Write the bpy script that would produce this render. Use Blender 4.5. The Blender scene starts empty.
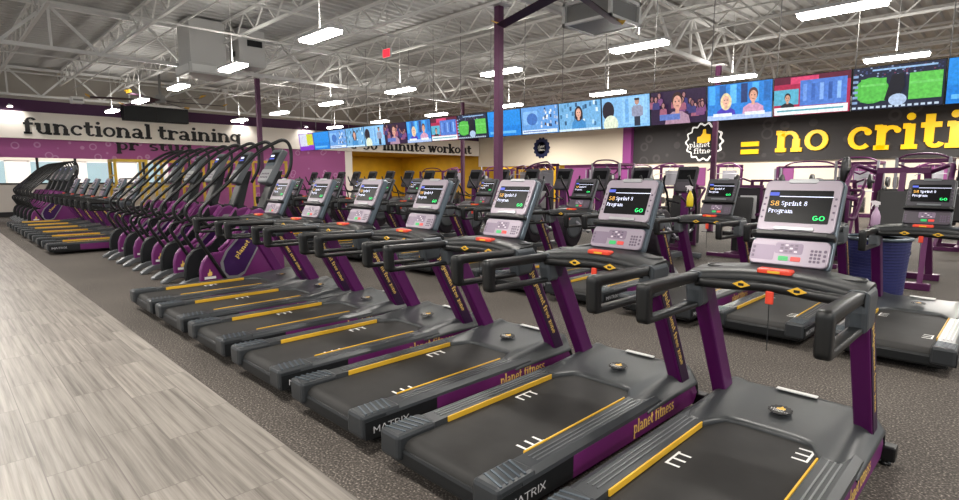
import bpy, bmesh, math, random
from mathutils import Vector, Matrix
random.seed(7)
PI = math.pi
C = bpy.context.scene.collection
V3 = Vector

# ------------------------------------------------------------------ materials
def S(h):
    h = h.lstrip('#'); v = [int(h[i:i+2], 16)/255 for i in (0, 2, 4)]
    return tuple((c/12.92 if c <= .04045 else ((c+.055)/1.055)**2.4) for c in v) + (1,)
def mat(name, col, rough=.5, metal=0, emit=0, spec=.5, noise=None, bump=None):
    m = bpy.data.materials.new(name); m.use_nodes = True
    nt = m.node_tree; b = nt.nodes['Principled BSDF']
    c = S(col) if isinstance(col, str) else col
    b.inputs['Base Color'].default_value = c
    b.inputs['Roughness'].default_value = rough
    b.inputs['Metallic'].default_value = metal
    b.inputs['Specular IOR Level'].default_value = spec
    if emit:
        b.inputs['Emission Color'].default_value = c
        b.inputs['Emission Strength'].default_value = emit
    if noise:
        sc, amt = noise
        tc = nt.nodes.new('ShaderNodeTexCoord'); n = nt.nodes.new('ShaderNodeTexNoise')
        n.inputs['Scale'].default_value = sc; n.inputs['Detail'].default_value = 4
        nt.links.new(tc.outputs['Object'], n.inputs['Vector'])
        r = nt.nodes.new('ShaderNodeValToRGB')
        r.color_ramp.elements[0].position = .3; r.color_ramp.elements[1].position = .7
        r.color_ramp.elements[0].color = tuple(x*(1-amt) for x in c[:3]) + (1,)
        r.color_ramp.elements[1].color = tuple(min(1, x*(1+amt)) for x in c[:3]) + (1,)
        nt.links.new(n.outputs['Fac'], r.inputs['Fac']); nt.links.new(r.outputs['Color'], b.inputs['Base Color'])
    return m
M = {}
def mk(k, *a, **kw): M[k] = mat(k, *a, **kw)
mk('purple', '#580e57', .42, .25, spec=.5)
mk('purple_panel', '#6a2464', .4, .1)
mk('purple_deep', '#2e0d36', .45, .2)
mk('purple_dark', '#3a1450', .4, .2)
mk('purple_pale', '#7a3673', .38, .15)  # lighter purple of the climber edge guards
mk('black_plastic', '#1a1c1e', .42, spec=.4)
mk('black_rubber', '#0f1011', .36, spec=.45)
mk('hood', '#343739', .36, spec=.5)
mk('rail_grey', '#36393c', .36, .25)
mk('grip_grey', '#77797b', .32, .6)
mk('blue_grey', '#5b666f', .33, .5)
mk('silver', '#a2a3a6', .35, .6)
mk('silver_feet', '#6f7275', .38, .5)
mk('belt', '#272625', .62, spec=.35, noise=(6, .18))
mk('yellow', '#e3b233', .4)
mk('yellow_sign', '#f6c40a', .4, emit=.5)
mk('gold', '#eec76a', .45)
mk('white', '#e9e9e6', .5)
mk('white_text', '#c9c9cc', .5)
mk('lavender', '#9a909b', .38, .25)
mk('lavender_dim', '#75667a', .35, .2)
mk('lavender_lower', '#8f8491', .35, .2)
mk('console_dark', '#2a2830', .4)
mk('console_dark_lower', '#3f3842', .4)
mk('screen', '#08090c', .3, spec=.15)
mk('screen_txt', '#dfe4ff', .5, emit=1.0)
mk('screen_orange', '#e9b04b', .5, emit=.9)
mk('screen_green', '#1fe070', .5, emit=1.2)
mk('screen_blue', '#3d4fb5', .5, emit=.7)
mk('btn_green', '#1fae5a', .4, emit=.15)
mk('btn_red', '#d23a33', .4, emit=.1)
mk('key_dark', '#54465a', .4)
mk('key_light', '#cfc6cf', .4)
mk('red', '#d4402a', .4, emit=.1)
mk('sign_cream', '#f4ede3', .6)
mk('cream', '#f1e4cf', .7)
mk('wall_white', '#b9b3aa', .75)
mk('low_wall', '#cfc7bf', .7)
mk('black_letter', '#141214', .6)
mk('purple_band', '#4b1f4b', .6)
mk('yellow_wall', '#c99a08', .65, noise=(1.5, .1))
mk('base_black', '#1c1b1e', .6)
mk('steel', '#d6d4d0', .55)
mk('steel_white', '#e4e3e0', .5)
mk('duct_white', '#c9c8c5', .5)
mk('louver', '#8d8c8a', .6)
mk('post_purple', '#5c2a4f', .5)
mk('column_magenta', '#8a3a80', .55)
mk('fixture', '#cfcfcf', .5)
mk('lamp', (1, .95, .86, 1), .5, emit=36)
mk('downlight', (1, .95, .88, 1), .5, emit=14)
mk('exit_red', '#ff2a3a', .5, emit=1.6)
mk('navy', '#23265f', .5)
mk('bottle_white', '#e4dde2', .35)
mk('bottle_violet', '#b99ab8', .3)
mk('bottle_yellow', '#e2c92a', .3)
mk('pad', '#151417', .5)
mk('shroud', '#201a23', .45)
mk('frame_purple', '#551f4e', .42, .2)
mk('frame_silver', '#a4a3ab', .35, .5)
mk('plate', '#2a2a2c', .5)
mk('rig_yellow', '#d8b23a', .45)
mk('navy_logo', '#1b2348', .5)
mk('joint_grey', '#4b5055', .36, .4)
mk('fan_blade', '#3b1d33', .5)
mk('ep_grey', '#5b5f63', .4)
mk('tv_bezel', '#0c0c0f', .3)

def nodemat(name):
    m = bpy.data.materials.new(name); m.use_nodes = True
    nt = m.node_tree; return m, nt, nt.nodes['Principled BSDF'], nt.nodes, nt.links

def m_vinyl():
    m, nt, b, N, L = nodemat('vinyl_planks')
    tc = N.new('ShaderNodeTexCoord')
    br = N.new('ShaderNodeTexBrick')
    br.inputs['Scale'].default_value = 1
    br.inputs['Brick Width'].default_value = .92; br.inputs['Row Height'].default_value = .31
    br.inputs['Mortar Size'].default_value = .003; br.inputs['Mortar Smooth'].default_value = .2
    br.inputs['Color1'].default_value = (.0, .0, .0, 1); br.inputs['Color2'].default_value = (1, 1, 1, 1)
    br.inputs['Mortar'].default_value = (.5, .5, .5, 1); br.offset = .37; br.offset_frequency = 2
    L.new(tc.outputs['Object'], br.inputs['Vector'])
    mp = N.new('ShaderNodeMapping'); mp.inputs['Scale'].default_value = (.55, 20, 1)
    L.new(tc.outputs['Object'], mp.inputs['Vector'])
    ad = N.new('ShaderNodeVectorMath'); ad.operation = 'ADD'
    sc = N.new('ShaderNodeVectorMath'); sc.operation = 'SCALE'; sc.inputs['Scale'].default_value = 7.3
    L.new(br.outputs['Color'], sc.inputs[0]); L.new(mp.outputs['Vector'], ad.inputs[0]); L.new(sc.outputs['Vector'], ad.inputs[1])
    n1 = N.new('ShaderNodeTexNoise'); n1.inputs['Scale'].default_value = 1.5; n1.inputs['Detail'].default_value = 6; n1.inputs['Roughness'].default_value = .62
    L.new(ad.outputs['Vector'], n1.inputs['Vector'])
    r = N.new('ShaderNodeValToRGB')
    e = r.color_ramp.elements
    e[0].position = .3; e[0].color = S('#57514b'); e[1].position = .7; e[1].color = S('#9d968e')
    e2 = r.color_ramp.elements.new(.5); e2.color = S('#837d76')
    L.new(n1.outputs['Fac'], r.inputs['Fac'])
    mx = N.new('ShaderNodeMix'); mx.data_type = 'RGBA'; mx.blend_type = 'MULTIPLY'; mx.inputs['Factor'].default_value = 1
    rr = N.new('ShaderNodeMapRange'); rr.inputs['To Min'].default_value = .86; rr.inputs['To Max'].default_value = 1.04
    L.new(br.outputs['Color'], rr.inputs['Value'])
    L.new(r.outputs['Color'], mx.inputs[6]); L.new(rr.outputs['Result'], mx.inputs[7])
    mo = N.new('ShaderNodeMix'); mo.data_type = 'RGBA'
    mo.inputs[7].default_value = S('#615b56')
    L.new(br.outputs['Fac'], mo.inputs['Factor']); L.new(mx.outputs[2], mo.inputs[6])
    L.new(mo.outputs[2], b.inputs['Base Color'])
    b.inputs['Roughness'].default_value = .42
    return m
def m_rubber():
    m, nt, b, N, L = nodemat('rubber_flooring')
    tc = N.new('ShaderNodeTexCoord')
    v = N.new('ShaderNodeTexNoise'); v.inputs['Scale'].default_value = 75; v.inputs['Detail'].default_value = 3
    L.new(tc.outputs['Object'], v.inputs['Vector'])
    n2 = N.new('ShaderNodeTexNoise'); n2.inputs['Scale'].default_value = .8; n2.inputs['Detail'].default_value = 3
    L.new(tc.outputs['Object'], n2.inputs['Vector'])
    r = N.new('ShaderNodeValToRGB'); e = r.color_ramp.elements
    e[0].position = .3; e[0].color = S('#2f2b29'); e[1].position = .74; e[1].color = S('#a0978d')
    k = e.new(.55); k.color = S('#534d48')
    L.new(v.outputs['Fac'], r.inputs['Fac'])
    mx = N.new('ShaderNodeMix'); mx.data_type = 'RGBA'; mx.blend_type = 'MULTIPLY'; mx.inputs['Factor'].default_value = 1
    rr = N.new('ShaderNodeMapRange'); rr.inputs['From Min'].default_value = .3; rr.inputs['From Max'].default_value = .7
    rr.inputs['To Min'].default_value = .85; rr.inputs['To Max'].default_value = 1.1
    L.new(n2.outputs['Fac'], rr.inputs['Value'])
    L.new(r.outputs['Color'], mx.inputs[6]); L.new(rr.outputs['Result'], mx.inputs[7])
    L.new(mx.outputs[2], b.inputs['Base Color']); b.inputs['Roughness'].default_value = .8
    b.inputs['Specular IOR Level'].default_value = .3
    return m
def m_rings(name, base, ring, scale, axis):
    # painted wall with faint round gear outlines
    m, nt, b, N, L = nodemat(name)
    tc = N.new('ShaderNodeTexCoord'); mp = N.new('ShaderNodeMapping')
    L.new(tc.outputs['Object'], mp.inputs['Vector'])
    if axis == 'x': mp.inputs['Scale'].default_value = (0, 1, 1)
    else: mp.inputs['Scale'].default_value = (1, 0, 1)
    v = N.new('ShaderNodeTexVoronoi'); v.inputs['Scale'].default_value = scale; v.inputs['Randomness'].default_value = .9
    L.new(mp.outputs['Vector'], v.inputs['Vector'])
    r = N.new('ShaderNodeValToRGB'); e = r.color_ramp.elements
    e[0].position = .20; e[0].color = (0, 0, 0, 1); e[1].position = .225; e[1].color = (1, 1, 1, 1)
    a = e.new(.30); a.color = (1, 1, 1, 1); c = e.new(.325); c.color = (0, 0, 0, 1)
    L.new(v.outputs['Distance'], r.inputs['Fac'])
    mx = N.new('ShaderNodeMix'); mx.data_type = 'RGBA'
    mx.inputs[6].default_value = S(base); mx.inputs[7].default_value = S(ring)
    L.new(r.outputs['Color'], mx.inputs['Factor']); L.new(mx.outputs[2], b.inputs['Base Color'])
    b.inputs['Roughness'].default_value = .65
    return m
def m_deck():
    return mat('roof_deck', '#b9b8b5', .6, noise=(.6, .06))
M['vinyl'] = m_vinyl(); M['rubber'] = m_rubber()
M['magenta_wall'] = m_rings('magenta_ring_wall', '#a2528c', '#bd84b1', 2.1, 'x')
M['black_wall'] = m_rings('black_ring_wall', '#302d2e', '#444041', 1.1, 'y')
M['magenta_plain'] = mat('magenta_plain', '#8d4580', .65)
M['deck'] = m_deck()
gm = bpy.data.materials.new('window_glass'); gm.use_nodes = True
_n = gm.node_tree.nodes; _n.clear()
_o = _n.new('ShaderNodeOutputMaterial'); _t = _n.new('ShaderNodeBsdfTransparent'); _g = _n.new('ShaderNodeBsdfGlossy'); _m = _n.new('ShaderNodeMixShader')
_t.inputs['Color'].default_value = (.72, .93, .95, 1); _g.inputs['Roughness'].default_value = .05; _m.inputs['Fac'].default_value = .06
gm.node_tree.links.new(_t.outputs[0], _m.inputs[1]); gm.node_tree.links.new(_g.outputs[0], _m.inputs[2]); gm.node_tree.links.new(_m.outputs[0], _o.inputs[0])
M['glass'] = gm
_tv = {}
def tvm(h, e=1.25):
    k = 'tv_' + h
    if k not in _tv:
        m = _tv[k] = mat(k, h, .4, emit=e, noise=(22, .2))
        nt = m.node_tree; rm = next(x for x in nt.nodes if x.type == 'VALTORGB'); nt.links.new(rm.outputs['Color'], nt.nodes['Principled BSDF'].inputs['Emission Color']); nt.nodes['Principled BSDF'].inputs['Base Color'].default_value = (0, 0, 0, 1)
        for l in list(nt.links):
            if l.to_socket.name == 'Base Color': nt.links.remove(l)
    return _tv[k]

# ------------------------------------------------------------------ mesh builder
class MB:
    def __init__(s): s.bm = bmesh.new(); s.mats = []
    def mi(s, m):
        if m is None: return 0
        if m not in s.mats: s.mats.append(m)
        return s.mats.index(m)
    def _fin(s, faces, m, smooth=False):
        i = s.mi(m)
        for f in faces: f.material_index = i; f.smooth = smooth
    def box(s, x0, x1, y0, y1, z0, z1, bev=0, m=None, seg=2, T=None, smooth=False):
        vs = [s.bm.verts.new((x, y, z)) for z in (z0, z1) for y in (y0, y1) for x in (x0, x1)]
        q = [(0, 2, 3, 1), (4, 5, 7, 6), (0, 1, 5, 4), (2, 6, 7, 3), (0, 4, 6, 2), (1, 3, 7, 5)]
        fs = [s.bm.faces.new([vs[i] for i in f]) for f in q]
        if bev:
            es = list({e for f in fs for e in f.edges})
            r = bmesh.ops.bevel(s.bm, geom=es, offset=bev, segments=seg, profile=.5, affect='EDGES')
            fs = list({f for v in r['verts'] for f in v.link_faces} | {f for f in fs if f.is_valid})
            vs = list({v for f in fs for v in f.verts})
        if T is not None:
            for v in vs: v.co = T @ v.co
        s._fin(fs, m, smooth); return vs
    def prism(s, pts, n, d, m=None, bev=0, seg=2):
        # pts: closed loop of Vectors, extruded by vector n*d
        n = V3(n)*d
        a = [s.bm.verts.new(V3(p)) for p in pts]; b = [s.bm.verts.new(V3(p)+n) for p in pts]
        k = len(pts); fs = []
        fs.append(s.bm.faces.new(a[::-1])); fs.append(s.bm.faces.new(b))
        for i in range(k): fs.append(s.bm.faces.new((a[i], a[(i+1) % k], b[(i+1) % k], b[i])))
        bmesh.ops.recalc_face_normals(s.bm, faces=fs)
        if bev:
            es = list({e for f in fs[:2] for e in f.edges})
            r = bmesh.ops.bevel(s.bm, geom=es, offset=bev, segments=seg, profile=.5, affect='EDGES')
            fs = list({f for v in r['verts'] for f in v.link_faces} | {f for f in fs if f.is_valid})
        s._fin(fs, m)
    def tube(s, pts, r, n=10, m=None, cap=True, flat=None, closed=False):
        pts = [V3(p) for p in pts]; k = len(pts)
        rs = r if isinstance(r, (list, tuple)) else [r]*k
        tans = []
        for i in range(k):
            if closed: t = pts[(i+1) % k]-pts[i-1]
            else: t = pts[min(i+1, k-1)]-pts[max(i-1, 0)]
            tans.append(t.normalized())
        up = V3((0, 0, 1)) if abs(tans[0].z) < .9 else V3((0, 1, 0))
        nrm = (up-tans[0]*up.dot(tans[0])).normalized(); rings = []
        for i in range(k):
            if i:
                nrm = nrm-tans[i]*nrm.dot(tans[i])
                nrm = nrm.normalized() if nrm.length > 1e-6 else V3((1, 0, 0))
            bi = tans[i].cross(nrm)
            fa = flat or 1
            rings.append([s.bm.verts.new(pts[i]+nrm*math.cos(2*PI*j/n)*rs[i]+bi*math.sin(2*PI*j/n)*rs[i]*fa) for j in range(n)])
        fs = []
        rng = range(k) if closed else range(k-1)
        for i in rng:
            A, B = rings[i], rings[(i+1) % k]
            for j in range(n): fs.append(s.bm.faces.new((A[j], A[(j+1) % n], B[(j+1) % n], B[j])))
        s._fin(fs, m, n > 5)
        if cap and not closed:
            s._fin([s.bm.faces.new(rings[0][::-1]), s.bm.faces.new(rings[-1])], m)
    def bar(s, a, b, w, m=None, w2=None): # square-section bar
        a = V3(a); b = V3(b); t = (b-a).normalized()
        up = V3((0, 0, 1)) if abs(t.z) < .95 else V3((1, 0, 0))
        x = t.cross(up).normalized(); y = x.cross(t); w2 = w2 or w
        A = [s.bm.verts.new(a+x*i*w/2+y*j*w2/2) for i, j in ((-1, -1), (1, -1), (1, 1), (-1, 1))]
        B = [s.bm.verts.new(b+x*i*w/2+y*j*w2/2) for i, j in ((-1, -1), (1, -1), (1, 1), (-1, 1))]
        fs = [s.bm.faces.new(A[::-1]), s.bm.faces.new(B)]+[s.bm.faces.new((A[i], A[(i+1) % 4], B[(i+1) % 4], B[i])) for i in range(4)]
        s._fin(fs, m)
    def lathe(s, prof, c=(0, 0, 0), ax='z', n=20, m=None, smooth=True):
        c = V3(c); rings = []
        for r, h in prof:
            R = []
            for j in range(n):
                a = 2*PI*j/n; u, v = r*math.cos(a), r*math.sin(a)
                p = {'z': (u, v, h), 'y': (u, h, v), 'x': (h, u, v)}[ax]
                R.append(s.bm.verts.new(c+V3(p)))
            rings.append(R)
        fs = []
        for A, B in zip(rings, rings[1:]):
            for j in range(n): fs.append(s.bm.faces.new((A[j], A[(j+1) % n], B[(j+1) % n], B[j])))
        s._fin(fs, m, smooth)
        s._fin([s.bm.faces.new(rings[0][::-1]), s.bm.faces.new(rings[-1])], m)
    def poly(s, pts, m=None):
        f = s.bm.faces.new([s.bm.verts.new(V3(p)) for p in pts]); s._fin([f], m); return f
    def grid(s, P, m=None, smooth=True):
        vs = [[s.bm.verts.new(V3(p)) for p in row] for row in P]; fs = []
        for i in range(len(P)-1):
            for j in range(len(P[0])-1):
                fs.append(s.bm.faces.new((vs[i][j], vs[i][j+1], vs[i+1][j+1], vs[i+1][j])))
        s._fin(fs, m, smooth)
    def build(s, name, m=None, parent=None, kind=None, recalc=False):
        if recalc: bmesh.ops.recalc_face_normals(s.bm, faces=s.bm.faces)
        me = bpy.data.meshes.new(name); s.bm.to_mesh(me); s.bm.free()
        ms = s.mats if s.mats and s.mats != [None] else [m]
        for x in ms: me.materials.append(M[x] if isinstance(x, str) else x)
        o = bpy.data.objects.new(name, me); C.objects.link(o)
        if parent: o.parent = parent
        if kind: o['kind'] = kind
        return o

def thing(name, label=None, cat=None, loc=(0, 0, 0), rz=0, group=None):
    o = bpy.data.objects.new(name, None); o.empty_display_size = .2; C.objects.link(o)
    o.location = loc; o.rotation_euler = (0, 0, rz); tag(o, label, cat, group); return o
def tag(o, label=None, cat=None, group=None, kind=None):
    if label: o['label'] = label
    if cat: o['category'] = cat
    if group: o['group'] = group
    if kind: o['kind'] = kind
    return o
def copy_tree(o, parent=None):
    c = o.copy(); C.objects.link(c); c.parent = parent
    for ch in list(o.children): copy_tree(ch, c)
    return c
def spawn(proto, i, loc, label, rz=0, group=None):
    o = proto if i == 0 else copy_tree(proto)
    o.location = loc; o.rotation_euler = (0, 0, rz); o['label'] = label
    if group: o['group'] = group
    return o

def fillet(pts, r, n=5):
    pts = [V3(p) for p in pts]; out = [pts[0]]
    for a, b, c in zip(pts, pts[1:], pts[2:]):
        d1 = (a-b); d2 = (c-b); k = min(r, d1.length*.48, d2.length*.48)
        p, q = b+d1.normalized()*k, b+d2.normalized()*k
        for i in range(n+1):
            t = i/n; out.append(p*(1-t)**2+b*2*t*(1-t)+q*t*t)
    out.append(pts[-1]); return out
def catmull(pts, n=5):
    pts = [V3(p) for p in pts]; P = [pts[0]*2-pts[1]]+pts+[pts[-1]*2-pts[-2]]; out = []
    for i in range(1, len(P)-2):
        for k in range(n):
            t = k/n; a, b, c, d = P[i-1:i+3]
            out.append(.5*((2*b)+(c-a)*t+(2*a-5*b+4*c-d)*t*t+(3*b-a-3*c+d)*t**3))
    out.append(pts[-1]); return out
def rrect(w, h, r, n=4):
    o = []
    for cx, cy, a0 in ((w/2-r, h/2-r, 0), (-w/2+r, h/2-r, 90), (-w/2+r, -h/2+r, 180), (w/2-r, -h/2+r, 270)):
        for i in range(n+1):
            a = math.radians(a0+90*i/n); o.append((cx+r*math.cos(a), cy+r*math.sin(a)))
    return o

# ------------------------------------------------------------------ slab lettering
def glyphs(T_, H_):
    def V_(x, y0, y1, t=None):
        t = t or T_
        return [(x-t/2, y0), (x+t/2, y0), (x+t/2, y1), (x-t/2, y1)]
    def Hb(x0, x1, y, t=None):
        t = t or H_
        return [(x0, y-t/2), (x1, y-t/2), (x1, y+t/2), (x0, y+t/2)]
    def Ln(x0, y0, x1, y1, t=None):
        t = t or T_
        dx, dy = x1-x0, y1-y0; l = math.hypot(dx, dy); nx, ny = -dy/l*t/2, dx/l*t/2
        return [(x0-nx, y0-ny), (x1-nx, y1-ny), (x1+nx, y1+ny), (x0+nx, y0+ny)]
    def Ar(cx, cy, rx, ry, a0, a1, t=None, n=None):
        t = t or T_
        n = n or max(4, int(abs(a1-a0)/22)); out = []
        for i in range(n):
            p = []
            for a, sg in ((a0+(a1-a0)*i/n, 1), (a0+(a1-a0)*(i+1)/n, 1), (a0+(a1-a0)*(i+1)/n, -1), (a0+(a1-a0)*i/n, -1)):
                r = math.radians(a); th = t*(.5+.5*abs(math.cos(r))*.35+ -.05)
                p.append((cx+(rx+sg*th/2*1.1)*math.cos(r), cy+(ry+sg*th/2*1.1)*math.sin(r)))
            out.append(p)
        return out
    def Dt(cx, cy, r): return [[(cx+r*math.cos(2*PI*i/10), cy+r*math.sin(2*PI*i/10)) for i in range(10)]]
    def sf(x, y, w=.46): return Hb(x-w/2, x+w/2, y, H_*.9)
    b_, t_ = .075, .925
    return {
     'o': (1.02, Ar(.5, .5, .37, .41, 0, 360)),
     'n': (1.22, [V_(.25, 0, 1)]+Ar(.59, .58, .31, .34, 0, 150)+[V_(.9, 0, .6), sf(.25, b_), sf(.92, b_), Hb(.03, .25, t_)]),
     'u': (1.2, [V_(.25, .38, 1)]+Ar(.55, .4, .3, .32, 180, 360)+[V_(.87, 0, 1), Hb(.02, .3, t_), Hb(.64, .9, t_), Hb(.87, 1.12, b_)]),
     'r': (.95, [V_(.28, 0, 1)]+Ar(.62, .55, .3, .36, 40, 150)+[sf(.3, b_, .54), Hb(.04, .3, t_)]+Dt(.83, .78, .12)),
     'i': (.62, [V_(.31, 0, 1), sf(.31, b_, .54), Hb(.06, .31, t_)]+Dt(.3, 1.3, .15)),
     't': (.8, [V_(.32, .25, 1.35), Hb(.03, .7, t_)]+Ar(.53, .28, .21, .2, 180, 340)),
     'f': (.8, [V_(.32, 0, 1.2)]+Ar(.58, 1.17, .26, .25, 180, 20)+[Hb(.05, .7, t_), sf(.32, b_, .54)]),
     'c': (.96, Ar(.5, .5, .37, .41, 45, 315)+Dt(.76, .74, .13)),
     'a': (1.08, Ar(.42, .28, .28, .2, 0, 360)+[V_(.74, .05, .68), Hb(.72, 1.0, b_)]+Ar(.45, .66, .29, .27, 0, 155)),
     'l': (.62, [V_(.31, 0, 1.5), sf(.31, b_, .54), Hb(.06, .31, 1.42)]),
     'g': (1.06, Ar(.45, .56, .33, .36, 0, 360)+[V_(.8, -.2, .95), Hb(.78, 1.04, t_)]+Ar(.45, -.18, .35, .25, 190, 360)),
     'p': (1.1, [V_(.25, -.5, 1)]+Ar(.58, .5, .34, .41, 0, 360)+[sf(.25, -.43), Hb(.02, .25, t_)]),
     'd': (1.12, Ar(.46, .5, .34, .41, 0, 360)+[V_(.82, 0, 1.5), Hb(.6, .84, 1.42), Hb(.8, 1.06, b_)]),
     'e': (1.0, Ar(.5, .5, .37, .41, 0, 315)+[Hb(.15, .88, .5, .14)]),
     's': (.88, Ar(.44, .72, .26, .2, 30, 270)+Ar(.44, .28, .28, .2, -150, 90)),
     'm': (1.66, [V_(.25, 0, 1)]+Ar(.52, .58, .25, .34, 0, 150)+[V_(.78, 0, .6)]+Ar(1.05, .58, .25, .34, 0, 150)+[V_(1.32, 0, .6), sf(.25, b_), sf(.8, b_, .4), sf(1.34, b_), Hb(.03, .25, t_)]),
     'w': (1.42, [Ln(.18, 1, .45, 0), Ln(.45, 0, .7, .9, .16), Ln(.7, .9, .97, 0), Ln(.97, 0, 1.24, 1, .16), sf(.18, t_, .4), sf(.7, t_, .3), sf(1.24, t_, .4)]),
     'k': (1.08, [V_(.25, 0, 1.5), Ln(.28, .42, .82, 1, .16), Ln(.45, .6, .88, 0), sf(.25, b_), sf(.9, b_, .36), sf(.82, t_, .36), Hb(.02, .25, 1.42)]),
     'j': (.66, [V_(.4, -.2, 1), Hb(.12, .4, t_)]+Ar(.18, -.2, .22, .22, 200, 360)+Dt(.4, 1.3, .14)),
     'z': (.92, [Hb(.1, .82, t_), Hb(.1, .82, b_), Ln(.72, .92, .2, .08)]),
     '3': (1.0, Ar(.46, 1.03, .3, .3, -90, 150)+Ar(.46, .38, .35, .34, -150, 90)),
     '0': (1.05, Ar(.52, .7, .36, .64, 0, 360)),
     '8': (1.0, Ar(.5, 1.05, .28, .28, 0, 360)+Ar(.5, .38, .34, .34, 0, 360)),
     '=': (1.25, [Hb(.1, 1.15, .28, .3), Hb(.1, 1.15, .78, .3)]),
     'M': (1.2, [V_(.15, 0, 1.4, .15), V_(1.0, 0, 1.4, .15), Ln(.15, 1.35, .575, .5, .15), Ln(.575, .5, 1.0, 1.35, .15)]),
     'A': (1.1, [Ln(.05, 0, .52, 1.4, .15), Ln(.52, 1.4, .98, 0, .15)]),
     'T': (1.0, [Hb(0, .95, 1.32, .15), V_(.47, 0, 1.4, .15)]),
     'R': (1.0, [V_(.15, 0, 1.4, .15), Hb(.15, .5, 1.33, .14), Hb(.15, .5, .7, .14), Ln(.45, .7, .85, 0, .15)]+Ar(.48, 1.01, .3, .31, -90, 90, .16)),
     'I': (.4, [V_(.2, 0, 1.4, .15)]),
     'X': (1.05, [Ln(.08, 0, .92, 1.4, .15), Ln(.08, 1.4, .92, 0, .15)]),
     'S': (1.0, Ar(.48, 1.02, .3, .29, 20, 270)+Ar(.48, .4, .33, .32, -160, 90)),
     'P': (.98, [V_(.17, 0, 1.4), Hb(.17, .5, 1.31), Hb(.17, .5, .62)]+Ar(.5, .97, .3, .33, -90, 90)),
     'G': (1.1, Ar(.52, .7, .38, .6, 50, 340)+[Hb(.55, .95, .62), V_(.87, .3, .66)]),
     'O': (1.12, Ar(.55, .7, .4, .6, 0, 360)),
     ' ': (.55, []),
    }
GLYPHS = {False: glyphs(.2, .17), True: glyphs(.31, .21)}
def text(mb, s, org, R, U, width, xh, depth=0, m=None, off=.0015, bold=False):
    GL = GLYPHS[bold]
    org, R, U = V3(org), V3(R).normalized(), V3(U).normalized(); Nn = R.cross(U)
    tot = sum(GL[c][0] for c in s); sx = width/tot; x = 0
    for c in s:
        w, st = GL[c]
        for k, pl in enumerate(st):
            pts = [org+R*(x+px)*sx+U*py*xh+Nn*(off+.00004*(k % 3)) for px, py in pl]
            if depth:
                mb.prism([p for p in pts], Nn, depth, m)
            else:
                f = mb.poly(pts, m)
                f.normal_update()
                if f.normal.dot(Nn) < 0: f.normal_flip()
        x += w
    return mb
def scallop(r, n=14, k=.07, pts=6):
    return [(r*(1+k*math.cos(n*a))*math.cos(a), r*(1+k*math.cos(n*a))*math.sin(a)) for a in [2*PI*i/(n*pts) for i in range(n*pts)]]
THUMB = [(-.42, -.05), (-.42, .32), (-.2, .36), (-.08, .55), (-.06, .78), (.1, .8), (.14, .5), (.42, .46), (.44, .1), (.34, -.02), (0, -.08)]
def badge(mb, c, R, U, r, rim, face, thumb, txt, depth=.004):
    c, R, U = V3(c), V3(R).normalized(), V3(U).normalized(); N = R.cross(U)
    if rim: mb.prism([c+R*x+U*y for x, y in scallop(r)], N, depth, rim)
    mb.prism([c+R*x+U*y+N*depth*.2 for x, y in scallop(r*(.9 if rim else 1))], N, depth*1.2, face)
    if thumb: mb.prism([c+R*x*r*.85+U*y*r*.85+N*depth for x, y in THUMB], N, depth*.9, thumb)
    if txt:
        text(mb, 'planet', c-R*r*.78-U*r*.28+N*depth*2, R, U, r*1.15, r*.2, 0, txt)
        text(mb, 'fitness', c-R*r*.52-U*r*.62+N*depth*2, R, U, r*1.3, r*.2, 0, txt)

# ================================================================== SETTING
XL, YB, ZC = -30.5, 30.5, 6.2
def st(mb, name, m=None): return mb.build(name, m, None, 'structure')
# floor
b = MB(); b.poly([(-42, 1.41, 0), (9, 1.41, 0), (9, 33, 0), (-42, 33, 0)], 'rubber'); st(b, 'floor')
b = MB(); b.poly([(-42, -9, 0), (9, -9, 0), (9, 1.41, 0), (-42, 1.41, 0)], 'vinyl'); st(b, 'floor_walkway')
# ceiling: corrugated deck, ribs along Y
b = MB(); P0, P1 = [], []
x = -42; k = 0
while x < 9:
    for dx, dz in ((0, 0), (.13, 0), (.17, .07), (.29, .07)):
        P0.append((x+dx, -9, ZC+dz)); P1.append((x+dx, 33, ZC+dz))
    x += .33
b.grid([P0, P1], 'deck', False); st(b, 'ceiling')

# left wall, layered
def slab_x(x0, x1, y0, y1, z0, z1, m, name, bev=0):
    q = MB(); q.box(x0, x1, y0, y1, z0, z1, bev, m); return st(q, name)
slab_x(XL-.2, XL, -9, YB, 4.93, ZC, 'wall_white', 'wall_left_upper')
slab_x(XL-.2, XL+.02, -9, 33, 4.42, 4.93, 'purple_band', 'trim_2')
slab_x(XL-.2, XL+.01, -9, 18.6, 2.5, 3.4, 'magenta_wall', 'wall_left_band')
slab_x(XL-.2, XL+.01, 8.6, 18.6, 0, 2.5, 'magenta_wall', 'wall_left')
slab_x(XL-.2, XL+.03, 18.6, 19.1, 0, 3.4, 'sign_cream', 'trim_3')
slab_x(XL-.2, XL, -9, 8.6, 0, 1.38, 'low_wall', 'wall_left_lower')
slab_x(XL-.22, XL+.05, -9, 8.6, 1.36, 1.42, 'base_black', 'trim_4')
slab_x(XL, XL+.03, -9, 8.6, 0, .2, 'base_black', 'baseboard_left')
# recess behind the 30 minute sign (yellow)
slab_x(-40.7, -40.5, 18, 31, 0, 6.2, 'yellow_wall', 'wall_recess_back')
q = MB(); q.box(-40.6, XL, YB, YB+.2, 0, 6.2, 0, 'yellow_wall'); st(q, 'wall_recess_side')
slab_x(-40.6, XL-.2, 18.4, 18.6, 0, 6.2, 'yellow_wall', 'wall_recess_left')
q = MB(); q.box(-40.6, XL-.2, 18.6, YB, 3.45, 3.5, 0, 'yellow_wall'); st(q, 'wall_recess_ceiling')
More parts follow.
